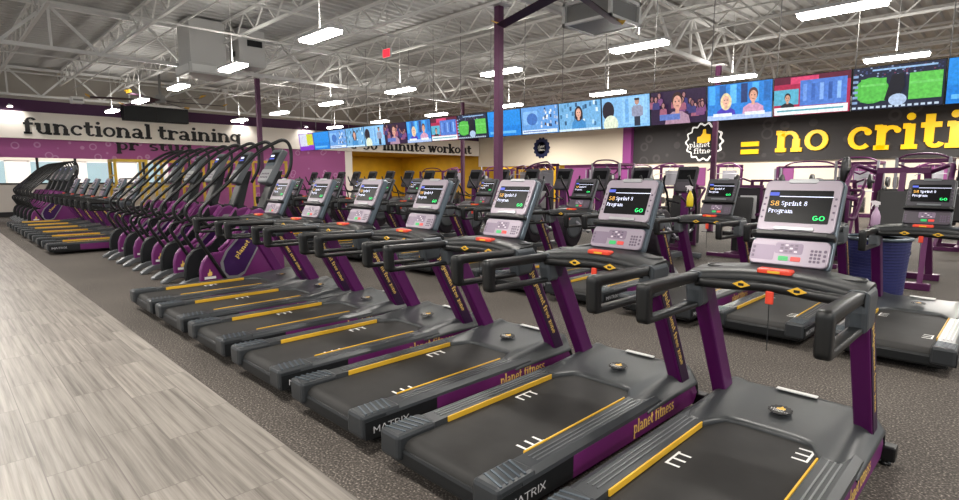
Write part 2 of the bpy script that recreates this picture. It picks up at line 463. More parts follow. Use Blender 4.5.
# room behind the low wall, with daylight windows
q = MB(); q.box(-38.2, -38, -9, 18.4, 2.55, 6.2, 0, 'wall_white'); st(q, 'wall_far_upper')
q = MB(); q.box(-38.2, -38, -9, 18.4, 0, 1.05, 0, 'wall_white'); st(q, 'wall_far_lower')
q = MB(); q.box(-38.2, XL-.2, 18.38, 18.4, 0, 6.2, 0, 'wall_white'); st(q, 'wall_far_side')
wy = -2.0; wi = 0
while wy < 16:
    wi += 1
    q = MB(); q.box(-38.15, -38.05, wy, wy+.9, 1.05, 2.55, 0, 'steel_white'); st(q, 'wall_far_pier_%d' % wi)
    w = MB()
    for a, c2 in ((wy+.9, wy+.98), (wy+2.42, wy+2.5)): w.box(-38.12, -38.0, a, c2, 1.05, 2.55, 0, 'steel')
    w.box(-38.12, -38.0, wy+.9, wy+2.5, 1.05, 1.1, 0, 'steel'); w.box(-38.12, -38.0, wy+.9, wy+2.5, 2.5, 2.55, 0, 'steel')
    wf = st(w, 'window_%d' % wi)
    p = MB(); p.poly([(-38.06, wy+.98, 1.1), (-38.06, wy+2.42, 1.1), (-38.06, wy+2.42, 2.5), (-38.06, wy+.98, 2.5)], 'glass'); p.build('window_pane', None, wf)
    wy += 2.5
# mullions in the opening above the low wall
for i, yy in enumerate((2.05, 3.4, 4.75, 6.1, 7.45)):
    slab_x(XL-.12, XL-.04, yy, yy+.09, 1.42, 2.5, 'base_black', 'trim_%d' % (10+i))
# back wall
q = MB(); q.box(XL, 9, YB, YB+.2, 5.4, ZC, 0, 'wall_white'); st(q, 'wall_back_upper')
q = MB(); q.box(-17.4, 9, YB-.15, YB+.1, 2.5, 5.5, 0, 'black_wall'); st(q, 'wall_back_band')
q = MB(); q.box(-30.5, -17.4, YB-.1, YB+.1, 2.5, 5.5, 0, 'cream'); st(q, 'wall_back_cream')
q = MB(); q.box(-17.5, 9, YB, YB+.2, 0, 2.5, 0, 'cream'); st(q, 'wall_back_lower')
q = MB(); q.box(-30.5, -22.6, YB+.3, YB+.5, 0, 2.5, 0, 'yellow_wall'); st(q, 'wall_back_yellow')
q = MB(); q.box(-22.6, -17.5, YB+.3, YB+.5, 0, 2.5, 0, 'magenta_plain'); st(q, 'wall_back_magenta')
q = MB(); q.box(-17.75, -17.2, YB-.45, YB, 0, 5.5, 0, 'column_magenta'); st(q, 'trim_5')
for i, xx in enumerate((-13.6, -9.2, -5.9, -3.1)):
    q = MB(); q.box(xx, xx+.8, YB-.05, YB+.02, 1.2, 2.2, 0, 'magenta_plain'); st(q, 'trim_%d' % (20+i))

# ------------------------------------------------------------------ joists and girders
def truss(mb, p0, p1, zb, zt, step, w, ww):
    p0, p1 = V3((p0[0], p0[1], 0)), V3((p1[0], p1[1], 0)); L = (p1-p0).length; d = (p1-p0)/L
    at = lambda t, z: p0+d*t+V3((0, 0, z))
    mb.bar(at(0, zt), at(L, zt), w, None, w*.8); mb.bar(at(step, zb), at(L-step, zb), w, None, w*.8)
    n = int(L/step)
    for i in range(n):
        a, c = (zt, zb) if i % 2 == 0 else (zb, zt)
        mb.bar(at(i*step, a), at((i+1)*step, c), ww)
        if i % 4 == 1 and ww > .05: mb.bar(at((i+1)*step, zb), at((i+1)*step, zt), ww*.8)
y = -4.1; k = 0
while y < 30:
    q = MB(); truss(q, (XL, y), (8, y), 5.56, 6.13, .62, .075, .032)
    tag(q.build('ceiling_joist', 'steel'), kind='structure'); y += 2.13
for gx in (-29.3, -18.3, -7.05, 4.0):
    q = MB(); truss(q, (gx, -8), (gx, 30.4), 4.97, 6.05, 1.06, .12, .07)
    q.build('ceiling_girder', 'steel_white', None, 'structure')
for i, (px, z) in enumerate(((-5.2, 5.45), (-12.4, 5.4), (-15.5, 5.45), (-22.4, 5.45), (-26.0, 5.4))):
    q = MB(); q.tube([(px, -8, z), (px, 30.3, z)], .03, 6); q.build('ceiling_pipe', 'steel', None, 'structure')
for i, (py, z) in enumerate(((4.9, 5.5), (9.3, 5.45), (13.6, 5.5), (20.5, 5.45))):
    q = MB(); q.tube([(XL, py, z), (8, py, z)], .022, 6); q.build('ceiling_conduit', 'steel', None, 'structure')

# support posts
def post(x, y, label):
    o = thing('support_post', label, 'post', (x, y, 0), 0, 'purple steel posts carrying the roof')
    q = MB(); q.box(-.07, .07, -.07, .07, .02, 4.9, .015, None); q.build('shaft', 'post_purple', o)
    q = MB(); q.box(-.07, .07, -.07, .07, 4.9, 4.96, .01, None); q.box(-.2, .2, -.16, .16, 4.9, 4.93); q.build('cap', 'steel_white', o)
    q = MB(); q.box(-.18, .18, -.18, .18, 0, .02); q.build('base_plate', 'base_black', o)
post(-7.55, 8.08, 'tall purple post standing between the rows, in front of the televisions')
post(-6.83, 16.8, 'purple post standing in front of the round lit sign on the black wall')
post(-18.5, 8.05, 'thin purple post in front of the white sign at the left')
post(-17.85, 16.8, 'thin purple post behind the televisions, in front of the last letters of the white sign')

# ================================================================== SIGNS
def words(o, items, R, name, m, depth):
    for w_, p, wd, xh in items:
        q = MB(); text(q, w_, p, R, (0, 0, 1), wd, xh, depth, m, bold=True); q.build(name, None, o)
o = thing('sign_board', 'long white board with black words high on the left wall', 'sign', (XL, 0, 3.3))
q = MB(); q.box(.01, .16, -9, 30.3, 0, 1.12); q.build('board', 'sign_cream', o)
words(o, (('functional', (.162, 3.05, .2), 4.85, .46), ('training', (.162, 8.15, .2), 4.0, .46), ('e', (.162, 18.85, .14), .62, .46), ('30', (.162, 19.8, .14), 1.15, .42), ('minute', (.162, 21.35, .14), 3.6, .44), ('workout', (.162, 25.2, .14), 4.25, .44)), (0, 1, 0), 'word', 'black_letter', .05)
o = thing('wall_lettering_sign', 'cut black letters on the magenta wall under the white board, half hidden', 'sign', (XL+.01, 6.4, 2.8))
words(o, (('pr', (0, 0, .14), .95, .33), ('stud', (0, 1.35, .14), 2.0, .33)), (0, 1, 0), 'word', 'black_letter', .04)
o = thing('slogan_sign', 'big yellow slab letters spread across the black wall', 'sign', (0, YB-.149, 0))
words(o, (('=', (-11.0, 0, 2.76), 1.02, .78), ('no', (-9.28, 0, 2.93), 2.35, 1.0), ('criti', (-6.22, 0, 2.9), 4.1, 1.05), ('cism', (-2.05, 0, 2.9), 4.6, 1.05)), (1, 0, 0), 'word', 'yellow_sign', .12)
o = thing('round_sign', 'round scalloped sign with lit white rim on the black wall', 'sign', (-12.9, YB-.16, 3.59))
mk('rim_glow', '#f4f0ea', .5, emit=.7)
q = MB(); badge(q, (0, 0, 0), (1, 0, 0), (0, 0, 1), 1.0, 'rim_glow', 'black_letter', 'yellow_sign', 'rim_glow', .06); q.build('sign_face', None, o)
o = thing('round_sign', 'small navy scalloped sign on the cream wall', 'sign', (-24.26, YB-.11, 3.7))
q = MB(); badge(q, (0, 0, 0), (1, 0, 0), (0, 0, 1), .68, None, 'navy_logo', None, None, .05)
q.prism([(x, -.062, z) for x, z in scallop(.5)], (0, -1, 0), .004, 'white'); q.prism([(x, -.066, z) for x, z in rrect(.86, .86, .42, 6)], (0, -1, 0), .004, 'navy_logo')
text(q, 'planet', (-.3, -.072, .02), (1, 0, 0), (0, 0, 1), .58, .12, 0, 'white'); text(q, 'fitness', (-.25, -.072, -.2), (1, 0, 0), (0, 0, 1), .58, .12, 0, 'white')
q.build('sign_face', None, o)

# ================================================================== TREADMILL
def frame(o, n_up):  # orthonormal helper: panel axes
    return o
def make_treadmill(dark=False):
    root = thing('treadmill', 'x', 'treadmill')
    face = 'console_dark' if dark else 'lavender'; low = 'console_dark_lower' if dark else 'lavender_lower'
    # base frame
    q = MB(); q.box(-.40, .40, .10, 2.06, .045, .15, .01); q.box(-.40, .40, .02, .12, .07, .17, .02)
    q.build('base_frame', 'black_plastic', root)
    # belt with rear roller
    prof = [(1.56, .212), (.12, .212)]
    for i in range(7):
        a = PI/2+PI*i/6; prof.append((.09+.062*math.cos(a), .150+.062*math.sin(a)))
    prof.append((.2, .088))
    q = MB(); q.grid([[(x, y_, z_) for x in (-.285, 0, .285)] for y_, z_ in prof], None); blt = q.build('belt', 'belt', root, recalc=True)
    def mark(x, y_, d):
        w = MB(); z_ = .2135
        w.poly([(x, y_, z_), (x+d*.012, y_, z_), (x+d*.012, y_+.16, z_), (x, y_+.16, z_)])
        for i in range(3):
            yy = y_+i*.066; w.poly([(x, yy, z_+.0003), (x+d*.075, yy, z_+.0003), (x+d*.075, yy+.016, z_+.0003), (x, yy+.016, z_+.0003)])
        mo = w.build('belt_mark', 'white', blt, recalc=False)
    mark(-.255, 1.12, 1); mark(.255, .42, -1)
    # side rails
    for s in (-1, 1):
        q = MB()
        pts = [(s*.292, .205), (s*.298, .24), (s*.415, .244), (s*.452, .225), (s*.458, .205), (s*.455, .165), (s*.292, .165)]
        q.prism([(x, .16, z) for x, z in pts], (0, 1, 0), 1.36, 'rail_grey')
        for i in range(3): q.box(min(s*(.335+i*.026), s*(.343+i*.026)), max(s*(.335+i*.026), s*(.343+i*.026)), .34, 1.36, .24, .2455, 0, 'grip_grey')
        rl = q.build('side_rail', None, root)
        q = MB(); q.box(min(s*.286, s*.2955), max(s*.286, s*.2955), .36, 1.345, .212, .2465, .003); q.build('rail_stripe', 'yellow', rl)
        q = MB(); q.box(min(s*.284, s*.452), max(s*.284, s*.452), -.01, .27, .10, .25, .022, 'rail_grey')
        for i in range(5):
            yy = .04+i*.042
            q.bar((s*.305, yy+.02, .251), (s*.44, yy-.012, .250), .012, 'blue_grey', .006)
        q.build('end_cap', None, rl)
        # side panel: grey rear section, purple front section
        q = MB()
        q.prism([(s*.42, .01, .10), (s*.42, .56, .085), (s*.42, .56, .208), (s*.42, .01, .208)], (s, 0, 0), .038, 'black_plastic')
        q.prism([(s*.42, .56, .085), (s*.42, 2.0, .06), (s*.42, 2.06, .12), (s*.42, 2.0, .2), (s*.42, .56, .208)], (s, 0, 0), .038, 'purple_panel')
        pn = q.build('side_panel', None, root)
        R = (0, 1, 0) if s > 0 else (0, -1, 0)
        q = MB(); text(q, 'MATRIX', (s*.458, .06 if s > 0 else .36, .128), R, (0, 0, 1), .27, .03, 0, 'white_text', .002); q.build('maker_name', None, pn)
        q = MB(); text(q, 'planet fitness', (s*.458, 1.17 if s > 0 else 1.69, .112), R, (0, 0, 1), .52, .056, 0, 'gold', .002, True); q.build('lettering', None, pn)
    # motor cover: height field
    def hz(x, v):
        ax = abs(x)
        cr = .018*math.exp(-((ax-.36)/.05)**2)
        base = .232+.055*v**.8+cr*(.4+.8*v)
        if ax > .40: base -= (ax-.40)/.065*(.03+.05*v)
        return base
    xs = [-.465, -.455, -.435, -.41, -.38, -.35, -.32, -.29, -.26, -.22, -.15, -.07, 0]; xs += [-x for x in xs[-2::-1]]
    def yr(x):
        ax = abs(x); t = min(1, max(0, (ax-.20)/.12)); t = t*t*(3-2*t)
        return 1.53-.20*t
    rows = []
    for v in [-.02, 0, .02, .08, .16, .28, .4, .55, .7, .85, .97, 1.0]:
        vv = max(0, v)
        rows.append([(x, yr(x)+(2.09-.06*abs(x)**2*4-yr(x))*vv, (.2 if v < 0 else hz(x, vv)-(.012 if v == 0 else 0))) for x in xs])
    rows.append([(x, 2.12-.06*abs(x)**2*4, .10) for x in xs])
    for r_ in rows:
        r_.insert(0, (r_[0][0], r_[0][1], min(r_[0][2], .19))); r_.append((r_[-1][0], r_[-1][1], min(r_[-1][2], .19)))
    q = MB(); q.grid(rows, 'hood'); hd = q.build('motor_cover', None, root, recalc=True)
    q = MB(); q.box(-.115, .115, 2.045, 2.085, .293, .301, .003); q.build('light_strip', 'white', hd)
    q = MB(); badge(q, (0, 1.75, .278), (1, 0, 0), (0, 1, .06), .062, None, 'black_letter', 'yellow', 'white', .003); q.build('emblem', None, hd)
    # uprights
    for s in (-1, 1):
        q = MB(); dy = .145
        p = [(s*.345, 1.86, .2), (s*.345, 1.86+dy, .2), (s*.345, 1.405+dy, 1.03), (s*.345, 1.405, 1.03)]
        p0 = [(s*.345, 1.90, .10), (s*.345, 1.90+dy, .10)]
        q.prism([p[0], p0[0], p0[1], p[1], p[2], p[3]], (s, 0, 0), .088, 'purple', .012)
        up = q.build('upright', None, root)
        # dark outer trim with lettering
        f = lambda t, o: V3((s*.4335, 1.86-.455*t+o, .2+.83*t))
        q = MB(); q.prism([f(.02, .02), f(.02, dy-.02), f(.98, dy-.02), f(.98, .02)], (s, 0, 0), .003, 'purple_deep'); tr = q.build('outer_trim', None, up)
        q = MB(); dvec = (f(0, 0)-f(1, 0)).normalized()
        R = dvec if s > 0 else dvec
        U = V3((0, 1, 0)); U = (U-R*U.dot(R)).normalized()
        if s > 0: text(q, 'judgement free zone', f(.86, .055)+V3((.003, 0, 0)), R, U, .62, .030, 0, 'gold', .001, True)
        else: text(q, 'judgement free zone', f(.2, .085)-V3((.003, 0, 0)), -R, U, .62, .030, 0, 'gold', .001, True)
        q.build('lettering', None, tr)
    for s in (-1, 1):
        q = MB(); q.box(s*.47-.05, s*.47+.05, 2.04, 2.12, .03, .12, .01); q.lathe([(.03, 0), (.03, .015), (.015, .02), (.015, .05)], (s*.47, 2.08, 0), 'z', 10); q.build('levelling_foot', 'black_rubber', root)
    # handrails: flat sided loops
    def rpoly(pts, r, n=4):
        pts = [V3((0,)+p) for p in pts]; out = []
        for i in range(len(pts)):
            a_, b_2, c_ = pts[i-1], pts[i], pts[(i+1) % len(pts)]
            p, q_ = b_2+(a_-b_2).normalized()*r, b_2+(c_-b_2).normalized()*r
            for k in range(n+1):
                t = k/n; out.append(p*(1-t)**2+b_2*2*t*(1-t)+q_*t*t)
        return out
    for s in (-1, 1):
        O = rpoly([(.775, .905), (1.47, .895), (1.47, 1.10), (.765, 1.115)], .035)
        I = rpoly([(.845, .938), (1.42, .928), (1.42, 1.045), (.84, 1.055)], .02)
        q = MB(); k = len(O); rings = []
        for dx, sh in ((-.03, .008), (-.022, 0), (.022, 0), (.03, .008)):
            cen = V3((0, 1.12, 1.0)); ro = []; ri = []
            for i in range(k):
                d = (O[i]-I[i]).normalized()*sh
                ro.append(q.bm.verts.new(O[i]-d+V3((s*.392+dx, 0, 0)))); ri.append(q.bm.verts.new(I[i]+d+V3((s*.392+dx, 0, 0))))
            rings.append((ro, ri))
        fs = []
        for i in range(k):
            j = (i+1) % k
            for (o0, i0), (o1, i1) in zip(rings, rings[1:]): fs += [q.bm.faces.new((o0[i], o0[j], o1[j], o1[i])), q.bm.faces.new((i0[j], i0[i], i1[i], i1[j]))]
            fs += [q.bm.faces.new((rings[0][0][j], rings[0][0][i], rings[0][1][i], rings[0][1][j])), q.bm.faces.new((rings[-1][0][i], rings[-1][0][j], rings[-1][1][j], rings[-1][1][i]))]
        q._fin(fs, None, True)
        hr = q.build('handrail', 'black_rubber', root, recalc=True)
        q = MB(); q.prism([(s*.345, 1.38, .90), (s*.345, 1.54, .90), (s*.345, 1.60, 1.06), (s*.345, 1.56, 1.105), (s*.345, 1.36, 1.105), (s*.345, 1.36, 1.0)], (s, 0, 0), .095, None, .025, 3); q.build('rail_joint', 'joint_grey' if not dark else 'ep_grey', hr)
    # crossbar: tray deck plus front bar
    q = MB(); rows = []
    n = 14
    for i in range(n+1):
        x = -.425+.85*i/n; u = x/.425; bow = .09*(1-u*u); zt = 1.10+.03*(1-u*u)
        yf = 1.35+bow*.9; yb_ = 1.66+bow*.5-.05*u*u*u*u
        rows.append([(x, yf+.03, zt-.085), (x, yf, zt-.06), (x, yf-.01, zt-.03), (x, yf+.02, zt), (x, yf+.08, zt+.012), (x, yb_-.04, zt+.02), (x, yb_, zt), (x, yb_, zt-.06), (x, yf+.03, zt-.085)])
    q.grid(rows, 'black_plastic'); q.poly(rows[0][:-1], 'black_plastic'); q.poly(rows[-1][:-1][::-1], 'black_plastic')
    cb = q.build('crossbar', None, root, recalc=True)
    q = MB(); q.tube(catmull([(-.38, 1.37, 1.05), (-.22, 1.40, 1.05), (0, 1.425, 1.06), (.22, 1.40, 1.05), (.38, 1.37, 1.05)], 4), .03, 10); q.build('front_grip', 'black_rubber', cb)
    for s in (-1, 1):
        q = MB(); q.lathe([(.062, 0), (.066, .012), (.055, .013), (.05, .002)], (s*.33, 1.57, 1.118), 'z', 18); q.build('cup_holder', 'black_rubber', cb)
        q = MB(); q.prism([(s*.135-.045, 0, 0), (s*.135, 0, -.018), (s*.135+.045, 0, 0), (s*.135, 0, .022)], (0, -1, 0), .006, 'yellow')
        q.prism([(s*.135-.014, -.006, -.006), (s*.135+.014, -.006, -.006), (s*.135+.014, -.006, .008), (s*.135-.014, -.006, .008)], (0, -1, 0), .002, 'black_plastic')
        bo = q.build('speed_button', None, cb); bo.location = (0, 1.378, 1.062)
    q = MB(); q.box(-.085, .085, 1.445, 1.51, 1.12, 1.152, .01, 'red'); q.box(-.03, .03, 1.441, 1.447, 1.13, 1.142, 0, 'yellow'); q.build('stop_bar', None, cb)
    q = MB(); q.box(-.02, .02, 1.40, 1.415, .97, 1.04, .006, 'red'); q.tube([(0, 1.407, .98), (.004, 1.407, .72)], .0025, 5, 'black_plastic'); q.build('safety_key', None, cb)
    # console neck
    q = MB(); q.prism([(-.15, 1.68, 1.09), (-.15, 1.76, 1.09), (-.15, 1.92, 1.42), (-.15, 1.87, 1.42)], (1, 0, 0), .30, None, .015); q.build('console_neck', 'black_plastic', root)
    # console : local panel frame, u along X, v up the slope
    con = bpy.data.objects.new('console', None)
    A = V3((0, 1.645, 1.142)); Bp = V3((0, 1.885, 1.625)); Uv = (Bp-A).normalized(); Rv = V3((1, 0, 0)); Nv = Rv.cross(Uv); L = (Bp-A).length
    Pt = lambda u, v, d=0: A+Rv*u+Uv*v+Nv*d
    W = .41
    q = MB()
    shp = rrect(W, L, .035, 4)
    q.prism([Pt(x*(1-.0*0), y_+L/2, -.075) for x, y_ in shp], Nv, .05, 'blue_grey' if not dark else 'ep_grey', .012)
    q.prism([Pt(x*.97, y_*.98+L/2, -.03) for x, y_ in shp], Nv, .018, 'blue_grey' if not dark else 'black_plastic')
    bpy.data.objects.remove(con)
    con = q.build('console', None, root)
    # upper face, lower face, ledge
    q = MB(); q.prism([Pt(x, y_+.364, -.012) for x, y_ in rrect(W-.02, .32, .03, 4)], Nv, .022, face, .006)
    q.prism([Pt(x, y_+.518, .008) for x, y_ in rrect(.15, .028, .012, 3)], Nv, .008, 'silver' if not dark else 'ep_grey', .003)
    q.prism([Pt(x, y_+.225, .008) for x, y_ in rrect(.20, .022, .008, 3)], Nv, .010, 'silver' if not dark else 'ep_grey', .003)
    for s in (-1, 1):
        for i in range(4): q.prism([Pt(s*.178+x, .29+i*.04+y_, .0105) for x, y_ in rrect(.012, .012, .004, 2)], Nv, .002, 'key_dark')
    fp = q.build('screen_bezel', None, con)
    q = MB(); q.prism([Pt(x, y_+.36, .0105) for x, y_ in rrect(.322, .20, .006, 2)], Nv, .002, 'screen')
    scn = q.build('screen', None, con)
    q = MB()
    text(q, 'S8', Pt(-.148, .362, .013), Rv, Uv, .05, .022, 0, 'screen_orange', .0006)
    text(q, 'Sprint 8', Pt(-.09, .365, .013), Rv, Uv, .135, .019, 0, 'screen_txt', .0006)
    text(q, 'Program', Pt(-.15, .318, .013), Rv, Uv, .13, .019, 0, 'screen_txt', .0006)
    text(q, 'GO', Pt(.082, .278, .013), Rv, Uv, .062, .021, 0, 'screen_green', .0006, True)
    q.prism([Pt(-.135+x, .436+y_, .0127) for x, y_ in rrect(.05, .022, .003, 2)], Nv, .0008, 'screen_blue')
    q.prism([Pt(.03+x, .421+y_, .0127) for x, y_ in rrect(.27, .004, .001, 1)], Nv, .0006, 'screen_txt')
    q.build('screen_text', None, scn)
    q = MB(); q.prism([Pt(-W/2-.005, .168, -.02), Pt(W/2+.005, .168, -.02), Pt(W/2+.005, .168, .03), Pt(W/2-.03, .168, .05), Pt(-W/2+.03, .168, .05), Pt(-W/2-.005, .168, .03)], Uv, .03, 'black_rubber', .006); q.build('ledge', None, con)
    q = MB(); q.prism([Pt(x, y_+.083, -.012) for x, y_ in rrect(W-.015, .155, .03, 4)], Nv, .022, low, .006)
    cp = q.build('control_panel', None, con)
    q = MB()
    if not dark: q.prism([Pt(-.13+x, .075+y_, .0101) for x, y_ in rrect(.12, .09, .008, 2)], Nv, .0008, 'lavender_dim')
    q.prism([Pt(x, .105+y_, .0101) for x, y_ in rrect(.14, .065, .012, 3)], Nv, .0012, 'lavender_dim')
    for i in range(4):
        for j in range(3): q.prism([Pt(-.036+i*.024+x, .088+j*.018+y_, .0114) for x, y_ in rrect(.016, .010, .002, 1)], Nv, .0008, 'key_dark' if (i+j) % 3 else 'key_light')
    for i in range(3):
        for j in range(4): q.prism([Pt(.115+i*.019+x, .04+j*.02+y_, .0101) for x, y_ in rrect(.014, .014, .003, 1)], Nv, .0015, 'key_dark')
    for s in (-1, 1):
        for j in range(3): q.prism([Pt(s*.178+x, .05+j*.026+y_, .0101) for x, y_ in rrect(.014, .016, .003, 1)], Nv, .0015, 'key_dark')
    q.build('keypad', None, cp)
    q = MB(); q.prism([Pt(-.02+x, .045+y_, .0101) for x, y_ in rrect(.05, .026, .005, 2)], Nv, .003, 'btn_green'); q.build('start_button', None, cp)
    q = MB(); q.prism([Pt(.042+x, .045+y_, .0101) for x, y_ in rrect(.05, .026, .005, 2)], Nv, .003, 'btn_red'); q.build('stop_button', None, cp)
    return root

ORD = ['first', 'second', 'third', 'fourth', 'fifth', 'sixth', 'seventh', 'eighth', 'ninth', 'tenth', 'eleventh', 'twelfth', 'thirteenth', 'fourteenth', 'fifteenth', 'sixteenth', 'seventeenth', 'eighteenth']
tm = make_treadmill(False)
FR = ['purple and black treadmill nearest the camera, cut off at the bottom right',
      'second purple treadmill from the right in the front row, rear corner at bottom edge',
      'third purple treadmill from the right in the front row',
      'purple treadmill in the middle of the seven in the front row',
      'third purple treadmill from the left of the seven in the front row',
      'second purple treadmill from the left of the seven in the front row',
      'purple treadmill beside the nearest stair climber, leftmost of seven in the front row']
n = 0
for i in range(7):
    o = spawn(tm, n, (-.92-1.08*i, 1.67, 0), FR[i], 0, 'front row treadmills'); n += 1
    if i:
        ms = [g for c_ in o.children if c_.name.startswith('belt') for g in c_.children]
        ms[0].location.y = random.uniform(-.35, .08); ms[1].location.y = random.uniform(-.05, .3)
for g, dy in zip([g for c_ in tm.children if c_.name.startswith('belt') for g in c_.children], (-.3, .9)): g.location.y = dy
for i in range(6):
    spawn(tm, n, (-15.0-1.5*i, 1.67, 0), ORD[i]+' treadmill of the distant left block, counted from the near stair climbers' if i else 'distant treadmill right next to the farthest of the near stair climbers', 0, 'distant block of treadmills'); n += 1
tmd = make_treadmill(True)
for i in range(14):
    lab = ('dark console treadmill at the right end of the second row, beside the navy bin' if i == 0 else
           ORD[i]+' dark console treadmill from the right in the second row')
    spawn(tmd, i, (-.75-1.1*i, 5.75, 0), lab, 0, 'second row treadmills')

# ================================================================== STAIR CLIMBER
def make_climber():
    root = thing('stair_climber', 'x', 'stair climber')
    # coordinates: y=0 at rear tip of feet
    for s in (-1, 1):
        pts = [(0, .02), (.05, .055), (.12, .10), (.2, .135), (.3, .15), (.42, .14)]
        q = MB(); up_ = [(y_, z_+.012) for y_, z_ in pts]; dn = [(.42, .04), (.32, .07), (.22, .065), (.13, .03), (.08, 0), (0, 0)]
        q.prism([(s*.25-.06, y_, z_) for y_, z_ in up_+dn], (1, 0, 0), .12, None, .012)
        q.build('rear_foot', 'silver_feet', root)
        # purple side shell
        prof = [(.20, .06), (.185, .2), (.19, .34), (.23, .46), (.30, .54), (.38, .57), (.46, .57), (.56, .62), (.95, 1.14), (1.10, 1.18), (1.32, 1.0), (1.42, .55), (1.44, .06)]
        q = MB(); q.prism([(s*.215, y_, z_) for y_, z_ in prof], (s, 0, 0), .085, 'purple_panel', .02)
        sh = q.build('side_shell', None, root)
        hexp = [(.54, .17), (.48, .24), (.46, .42), (.54, .58), (.98, 1.04), (1.24, 1.04), (1.16, .82), (.80, .22), (.68, .16)]
        q = MB(); xo = s*.302
        c0 = (sum(p[0] for p in hexp)/len(hexp), sum(p[1] for p in hexp)/len(hexp))
        q.prism([(xo, y_, z_) for y_, z_ in hexp], (s, 0, 0), .006, 'silver')
        q.prism([(xo+s*.003, c0[0]+(y_-c0[0])*.86, c0[1]+(z_-c0[1])*.86) for y_, z_ in hexp], (s, 0, 0), .006, 'purple_dark')
        d = V3((0, .66, .75)).normalized(); u = V3((0, -.75, .66)).normalized()
        if s > 0: text(q, 'planet fitness', V3((xo+.013, .70, .46)), d, u, .66, .045, 0, 'gold', .001, True)
        else: text(q, 'planet fitness', V3((xo-.013, 1.16, .95)), -d, u, .78, .055, 0, 'gold', .001, True)
        q.build('inset_panel', None, sh)
        q = MB(); q.prism([(xo, .31+a*.07, .25+c_*.11) for a, c_ in THUMB], (s, 0, 0), .004, 'gold'); q.box(min(xo, xo+s*.004), max(xo, xo+s*.004), .235, .39, .20, .235, 0, 'white'); q.build('emblem', None, sh)
        if s < 0:
            q = MB(); q.prism([(-.22, y_-.03, z_+.01) for y_, z_ in prof[:9]]+[(-.22, .95, .9), (-.22, .95, .06)], (1, 0, 0), .02); q.tube([(-.245, y_-.01, z_) for y_, z_ in prof[:7]], .045, 8)
            q.build('inner_guard', 'black_plastic', sh)
        # light purple top edge guard
        q = MB(); q.tube([(s*.26, .47, .59), (s*.26, .60, .70), (s*.26, .95, 1.165)], .03, 8, 'purple_pale'); q.build('edge_guard', None, sh)
        # rails
        q = MB(); xr = s*.31
        q.tube(catmull([(xr, .52, .18), (xr, .36, .47), (xr, .20, .76), (xr, .17, .86), (xr, .21, .93), (xr, .30, .95), (xr, .62, 1.05)], 5), .026, 8)
        q.build('lower_rail', 'black_rubber', root)
        q = MB(); q.tube(catmull([(xr, .36, .93), (xr, .27, 1.02), (xr, .23, 1.14), (xr, .30, 1.26), (xr, .62, 1.55), (xr, 1.05, 1.97), (xr, 1.36, 2.16), (xr*.98, 1.52, 2.2), (xr*.95, 1.61, 2.08), (xr*.92, 1.60, 1.8), (xr*.7, 1.5, 1.55)], 5), .026, 8)
        q.build('upper_rail', 'black_rubber', root)
    # stairs
    for i in range(5):
        y0 = .30+i*.17; z0 = .20+i*.2
        q = MB(); q.box(-.21, .21, y0, y0+.22, z0, z0+.03, .006); q.box(-.21, .21, y0+.2, y0+.22, z0+.03, z0+.19); q.build('step', 'black_plastic', root)
    q = MB(); q.box(-.215, .215, .36, 1.42, .05, .18, .01); q.prism([(-.215, 1.05, .18), (-.215, 1.42, .18), (-.215, 1.4, 1.15), (-.215, 1.28, 1.2)], (1, 0, 0), .43)
    q.build('base_housing', 'black_plastic', root)
    # mast and console
    q = MB(); q.prism([(-.12, 1.15, 1.05), (-.12, 1.36, 1.05), (-.12, 1.56, 1.75), (-.12, 1.46, 1.75)], (1, 0, 0), .24, None, .02); q.build('mast', 'black_plastic', root)
    A = V3((0, 1.26, 1.56)); Bp = V3((0, 1.56, 2.08)); Uv = (Bp-A).normalized(); Rv = V3((1, 0, 0)); Nv = Rv.cross(Uv); L = (Bp-A).length
    Pt = lambda u, v, d=0: A+Rv*u+Uv*v+Nv*d
    q = MB(); q.prism([Pt(x, y_+L/2, -.09) for x, y_ in rrect(.35, L, .04)], Nv, .10, 'ep_grey', .015); con = q.build('console', None, root)
    q = MB(); q.prism([Pt(x, y_+.42, .011) for x, y_ in rrect(.30, .25, .02)], Nv, .004, 'blue_grey'); q.prism([Pt(x, y_+.44, .015) for x, y_ in rrect(.25, .18, .008)], Nv, .002, 'screen')
    q.prism([Pt(-.05+x, y_+.47, .0172) for x, y_ in rrect(.12, .03, .004)], Nv, .001, 'screen_txt'); q.prism([Pt(-.03+x, y_+.42, .0172) for x, y_ in rrect(.16, .025, .004)], Nv, .001, 'screen_blue'); q.build('screen', None, con)
    q = MB(); q.prism([Pt(x, y_+.13, .011) for x, y_ in rrect(.34, .20, .02)], Nv, .004, 'silver')
    for i in range(5):
        for j in range(2): q.prism([Pt(-.11+i*.055+x, .09+j*.06+y_, .015) for x, y_ in rrect(.035, .03, .004, 1)], Nv, .002, 'key_dark')
    q.build('control_panel', None, con)
    return root
cl = make_climber()
CLN = ['nearest purple stair climber with arched black rails, beside the front row treadmills',
       'second near stair climber from the right, its rails overlapping the nearest one',
       'purple stair climber in the middle of the five near ones',
       'fourth near stair climber from the right, in front of the magenta wall',
       'leftmost of the five near stair climbers, beside the distant treadmills']
n = 0
for i in range(5):
    spawn(cl, n, (-8.47-1.18*i, 2.42, 0), CLN[i], 0, 'near stair climbers'); n += 1
for i in range(5):
    spawn(cl, n, (-24.2-1.12*i, 2.2, 0), ('farthest stair climber, beside the low white wall' if i == 4 else ORD[i]+' stair climber beyond the distant treadmills, counted toward the low wall'), 0, 'far stair climbers'); n += 1

